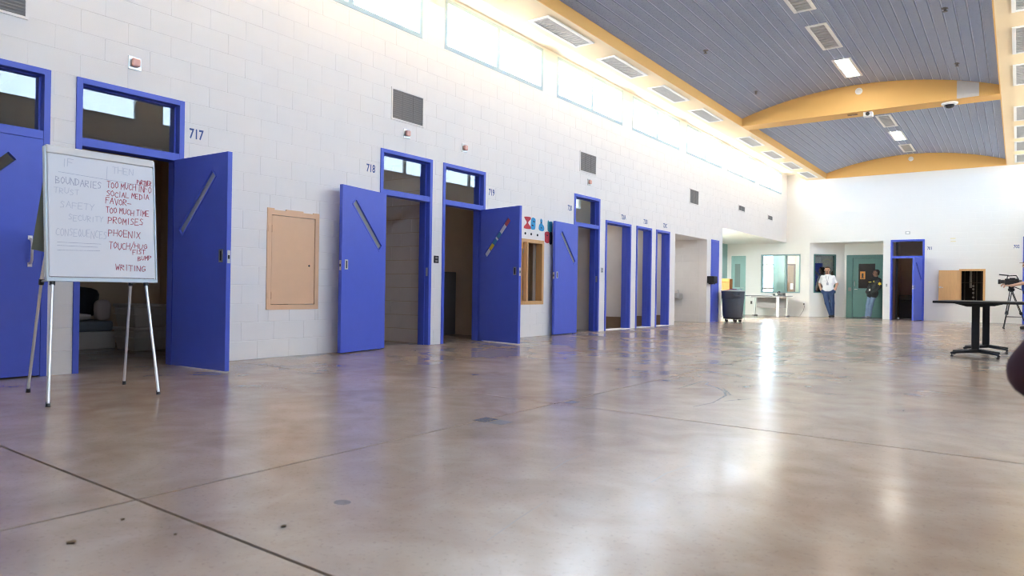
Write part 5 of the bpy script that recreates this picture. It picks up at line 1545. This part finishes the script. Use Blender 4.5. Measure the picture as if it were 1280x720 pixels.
def standing(arms, legs, belly=0.135):
    c = [((-.085, 0, .94), (.085, 0, .94), .118, .118, 'legs'), ((-.03, -.015, 1.07), (.03, -.015, 1.07), belly + .005, belly + .005, 'shirt'), ((-.05, -.012, 1.00), (.05, -.012, 1.00), belly - .004, belly - .004, 'shirt'),
         ((-.085, -.005, 1.20), (.085, -.005, 1.20), belly - .01, belly - .01, 'shirt'), ((-.11, .005, 1.33), (.11, .005, 1.33), .112, .112, 'shirt'), ((0, .012, 1.455), (-.16, .012, 1.405), .07, .066, 'shirt'), ((0, .012, 1.455), (.16, .012, 1.405), .07, .066, 'shirt'),
         ((0, .015, 1.43), (0, .012, 1.49), .085, .062, 'shirt'), ((0, .012, 1.49), (0, 0, 1.59), .058, .055, 'skin')]
    return c + arms + legs

# --- man in a white polo, hands in his pockets, ankles crossed
o1 = (1.43, 26.27, 0.0)
T1 = place(o1, radians(4), (-0.07, 0.09))
arms, legs = [], []
for s in (-1, 1):
    arms += [((s * .185, .012, 1.42), (s * .255, .03, 1.24), .062, .056, 'shirt'), ((s * .255, .03, 1.25), (s * .285, .045, 1.17), .047, .044, 'skin'), ((s * .285, .045, 1.17), (s * .235, -.03, .99), .043, .034, 'skin'), ((s * .235, -.03, .99), (s * .195, -.055, .92), .034, .038, 'skin'), ((s * .19, -.055, .91), (s * .15, -.05, .84), .05, .045, 'legs')]
legs += [((-.095, 0, .90), (-.055, -.045, .50), .098, .072, 'legs'), ((-.055, -.045, .50), (.055, -.075, .10), .072, .060, 'legs'),
         ((.095, 0, .90), (.115, -.005, .50), .098, .074, 'legs'), ((.115, -.005, .50), (.105, .02, .10), .074, .062, 'legs'),
         ((.055, -.07, .05), (.035, -.215, .035), .044, .036, 'shoe'), ((.11, .02, .05), (.15, -.125, .035), .044, .036, 'shoe')]
caps1 = tc(standing(arms, legs, .142), T1)
hc1 = T1((0.0, -0.015, 1.665))
fd1 = Vector((0.06, -1, -0.05))
caps1 += head_caps(hc1, fd1, beard='beard')
p1 = skin_obj('person', caps1, std_mats(SKIN1, SHIRT, JEANS), 0.010, 0.010, origin=o1)
tag(p1, 'person in a white polo shirt and dark jeans leaning in the niche, hands in pockets', 'person')
hair_obj(hc1, fd1, p1, HAIR1)
chest = T1((0.0, -0.13, 1.33))
obj('lanyard', MB().tube([T1((-.045, -.04, 1.49)), T1((-.035, -.125, 1.38)), T1((.005, -.15, 1.22))], 0.005, 6).tube([T1((.045, -.04, 1.49)), T1((.04, -.125, 1.38)), T1((.005, -.15, 1.22))], 0.005, 6), mat('lanyard_grey', (0.25, 0.25, 0.32), 0.7), p1)
obj('badge', MB(lambda a, b, c: T1((a, b, c))).box(-.03, .04, -.168, -.162, 1.13, 1.22), mat('badge_grey', (0.35, 0.36, 0.42), 0.5), p1)

# --- officer in a black jacket leaning on the niche side, facing the doorway
o2 = (2.60, 26.45, 0.0)
T2 = place(o2, radians(-42), (0.175, 0.03))
arms, legs = [], []
for s in (-1, 1):
    arms += [((s * .175, .012, 1.40), (s * .255, .03, 1.16), .068, .060, 'shirt'), ((s * .255, .03, 1.16), (s * .19, -.085, .96), .058, .050, 'shirt'), ((s * .19, -.085, .96), (s * .12, -.115, .93), .050, .046, 'shirt')]
legs += [((-.085, 0, .88), (-.06, -.04, .48), .090, .066, 'legs'), ((-.06, -.04, .48), (.02, -.06, .10), .066, .056, 'legs'),
         ((.085, 0, .88), (.08, -.02, .48), .090, .066, 'legs'), ((.08, -.02, .48), (.07, .02, .10), .066, .058, 'legs'),
         ((.02, -.06, .05), (-.01, -.20, .035), .042, .034, 'shoe'), ((.07, .02, .05), (.10, -.12, .035), .042, .034, 'shoe')]
body = standing(arms, legs, .125)
body += [((-.09, 0, .92), (.09, 0, .92), .128, .128, 'shirt'), ((-.08, 0, .86), (.08, 0, .86), .128, .128, 'shirt')]
caps2 = tc(body, T2, 0.945)
hc2 = T2((-0.01, -0.02, 1.565))
fd2 = Vector((-0.95, -0.35, -0.05))
caps2 += head_caps(hc2, fd2)
p2 = skin_obj('person', caps2, std_mats(SKIN2, JACK, JEANS2, shoe=mat('grey_shoe', (0.16, 0.17, 0.19), 0.6)), 0.010, 0.010, origin=o2)
tag(p2, 'person in a black jacket with yellow badge and blue jeans leaning beside the teal door', 'person')
hair_obj(hc2, fd2, p2, HAIRB)
def star(fn, r):
    pts = [(r * (1 if k % 2 == 0 else 0.55) * cos(pi / 2 + k * pi / 6), r * (1 if k % 2 == 0 else 0.55) * sin(pi / 2 + k * pi / 6)) for k in range(12)]
    return MB(fn).prism(pts, 0, 0.006, 'z')
YEL = mat('yellow_patch', (0.75, 0.55, 0.04), 0.6)
bc = T2((.27, -.01, 1.19))
obj('shoulder_badge', star(lambda a, b, c: (bc[0] + a, bc[1] - 0.045 - c, bc[2] + b), 0.065), YEL, p2)
bc2 = T2((.07, -.10, 1.27))
obj('chest_badge', star(lambda a, b, c: (bc2[0] + a * .6, bc2[1] - 0.03 - c, bc2[2] + b), 0.035), YEL, p2)
obj('shirt_front', MB(lambda a, b, c: T2((a, b, c))).box(-.03, .03, -.145, -.12, .95, 1.02), SHIRT, p2)
bc3 = T2((-.10, -.10, 1.25))
obj('name_tape', MB().box(bc3[0] - .05, bc3[0] + .05, bc3[1] - 0.035, bc3[1] - 0.03, bc3[2] - .01, bc3[2] + .012), YEL, p2)

# --- camera operator at the picture edge
o3 = (7.0, 21.9, 0.0)
T3 = place(o3, radians(-90))
arms, legs = [], []
for s, wr in ((-1, (-.12, -.42, 1.13)), (1, (.10, -.36, 1.10))):
    arms += [((s * .18, .01, 1.42), (s * .24, -.05, 1.18), .062, .052, 'shirt'), ((s * .24, -.05, 1.18), wr, .045, .032, 'skin')]
    arms += hand_caps(wr, (0, -1, .1), (0, -.1, -1), 0.7, side=s)
for s in (-1, 1):
    legs += [((s * .095, 0, .90), (s * .10, -.02, .50), .095, .070, 'legs'), ((s * .10, -.02, .50), (s * .105, .02, .10), .070, .055, 'legs'), ((s * .105, .03, .05), (s * .12, -.14, .035), .042, .036, 'shoe')]
caps3 = tc(standing(arms, legs, .13), T3)
hc3 = T3((0, -0.03, 1.63))
caps3 += head_caps(hc3, (-1, 0, -0.1))
BSH = mat('royal_blue_shirt', (0.03, 0.08, 0.42), 0.8)
p3 = skin_obj('person', caps3, std_mats(SKIN1, BSH, mat('navy_trousers', (0.02, 0.022, 0.06), 0.8)), 0.010, 0.007, origin=o3)
tag(p3, 'person in a blue shirt operating the video camera at the picture edge', 'person')
cp = hair_obj(hc3, (-1, 0, -0.1), p3, mat('cap_navy', (0.03, 0.03, 0.07), 0.8), cap=True)
obj('cap_brim', MB().prism([(hc3[0] - 0.06, hc3[1] - 0.075), (hc3[0] - 0.15, hc3[1] - 0.05), (hc3[0] - 0.17, hc3[1]), (hc3[0] - 0.15, hc3[1] + 0.05), (hc3[0] - 0.06, hc3[1] + 0.075)], hc3[2] + 0.05, hc3[2] + 0.058, 'z'), mat('cap_brim', (0.30, 0.18, 0.14), 0.8), cp)

# --- video camera on its tripod
tp = empty('camera_tripod', (6.64, 21.9, 0), 'black camera tripod in front of the camera operator', 'tripod')
AP = Vector((6.64, 21.9, 1.0))
for f_ in ((6.50, 21.55), (6.48, 22.2), (6.98, 22.12)):
    F_ = Vector((*f_, 0.0))
    d = F_ - AP
    sd = Vector((-d.y, d.x, 0)).normalized() * 0.022
    lg = obj('leg', MB().tube([AP + d * 0.03 + sd, AP + d * 0.62 + sd], 0.010, 8).tube([AP + d * 0.03 - sd, AP + d * 0.62 - sd], 0.010, 8), BLACKM, tp)
    obj('lower_leg', MB().tube([AP + d * 0.55, F_ + Vector((0, 0, 0.012))], 0.011, 8), BLACKM, lg)
    obj('leg_lock', MB().tube([AP + d * 0.58, AP + d * 0.64], 0.035, 8), BLACKM, lg)
    obj('rubber_foot', MB().lathe([(0.025, 0), (0.022, 0.02), (0.012, 0.03)], f_[0], f_[1], 10), BLACKM, lg)
obj('spreader', MB().tube([(6.54, 21.65, 0.30), (6.53, 22.12, 0.30), (6.87, 22.05, 0.30), (6.54, 21.65, 0.30)], 0.008, 6), BLACKM, tp)
obj('bowl', MB().lathe([(0.03, 0.94), (0.07, 0.97), (0.075, 1.02), (0.05, 1.04)], 6.64, 21.9, 16), BLACKM, tp, smooth=True)
obj('fluid_head', MB().box(6.58, 6.70, 21.85, 21.95, 1.04, 1.11), BLACKM, tp, bevel=0.012)
obj('pan_handle', MB().tube([(6.70, 21.93, 1.07), (6.90, 21.99, 0.98)], 0.011, 8), BLACKM, tp)
vc = empty('video_camera', (6.62, 21.9, 1.11), 'black shoulder video camera with viewfinder on the tripod', 'video camera')
obj('body', MB().box(6.50, 6.80, 21.84, 21.95, 1.12, 1.28), DARK, vc, bevel=0.015)
obj('lens', MB(lambda a, b, c: (6.50 - c, 21.895 + a, 1.20 + b)).lathe([(0.05, 0), (0.05, 0.08), (0.062, 0.085), (0.062, 0.14), (0.04, 0.142)], 0, 0, 18), DARK, vc, smooth=True)
obj('carry_handle', MB().tube([(6.55, 21.895, 1.28), (6.56, 21.895, 1.35), (6.74, 21.895, 1.36), (6.78, 21.895, 1.28)], 0.014, 8), DARK, vc, smooth=True)
obj('microphone', MB().tube([(6.58, 21.86, 1.36), (6.38, 21.86, 1.385)], 0.016, 10), DARK, vc, smooth=True)
obj('viewfinder', MB().box(6.60, 6.72, 21.77, 21.84, 1.23, 1.30), DARK, vc, bevel=0.01)
obj('battery', MB().box(6.80, 6.86, 21.85, 21.94, 1.13, 1.25), GREY, vc, bevel=0.006)

# --- seated onlooker beside the viewer: only the bent elbow reaches the picture
MAR = mat('dark_maroon_knit', (0.045, 0.014, 0.022), 0.9, var=0.2, vscale=30)
o4 = (7.15, 1.45, 0.0)
C4 = [((7.07, 1.45, .55), (7.23, 1.45, .55), .12, .12, 'legs'), ((7.12, 1.46, .68), (7.18, 1.46, .68), .13, .13, 'shirt'), ((7.07, 1.48, .85), (7.23, 1.48, .85), .12, .12, 'shirt'), ((7.02, 1.48, 1.00), (7.28, 1.48, 1.00), .07, .07, 'shirt'),
      ((7.15, 1.48, 1.02), (7.15, 1.50, 1.14), .058, .054, 'skin'), ((6.985, 1.48, 1.0), (6.812, 1.60, .672), .062, .050, 'shirt'), ((6.812, 1.60, .672), (7.0, 1.80, .62), .050, .040, 'shirt'),
      ((7.315, 1.48, 1.0), (7.42, 1.55, .75), .062, .05, 'shirt'), ((7.42, 1.55, .75), (7.28, 1.80, .64), .05, .04, 'shirt')]
C4 += hand_caps((7.0, 1.80, .62), (.55, .8, -.1), (0.1, 0.1, -1), 0.35, side=-1) + hand_caps((7.28, 1.80, .64), (-.2, .95, -.1), (0, 0.1, -1), 0.35, side=1)
for x in (7.06, 7.24):
    C4 += [((x, 1.47, .54), (x, 1.92, .53), .095, .075, 'legs'), ((x, 1.92, .52), (x, 1.93, .10), .07, .055, 'legs'), ((x, 1.93, .05), (x, 2.10, .035), .043, .036, 'shoe')]
hc4 = (7.15, 1.52, 1.24)
C4 += head_caps(hc4, (0, 1, 0))
p4 = skin_obj('person', C4, std_mats(SKIN1, MAR, mat('charcoal_trousers', (0.02, 0.02, 0.022), 0.8)), 0.010, 0.007, origin=o4)
tag(p4, 'seated person in dark maroon whose blurred elbow enters beside the viewer', 'person')
hair_obj(hc4, (0, 1, 0), p4, HAIR1)
ch = empty('plastic_chair', (7.15, 1.45, 0), 'black stacking chair under the seated person in maroon', 'chair')
obj('seat', MB().box(6.93, 7.37, 1.24, 1.70, 0.405, 0.435), DARK, ch, bevel=0.01)
obj('backrest', MB().prism([(1.20, 0.60), (1.225, 0.60), (1.19, 0.95), (1.165, 0.95)], 6.95, 7.35, 'x'), DARK, ch, bevel=0.008)
for x in (6.96, 7.34):
    obj('leg', MB().tube([(x, 1.68, 0.0), (x, 1.65, 0.41)], 0.012, 8), METAL, ch)
    obj('leg', MB().tube([(x, 1.20, 0.0), (x, 1.25, 0.42), (x, 1.19, 0.62)], 0.012, 8), METAL, ch)
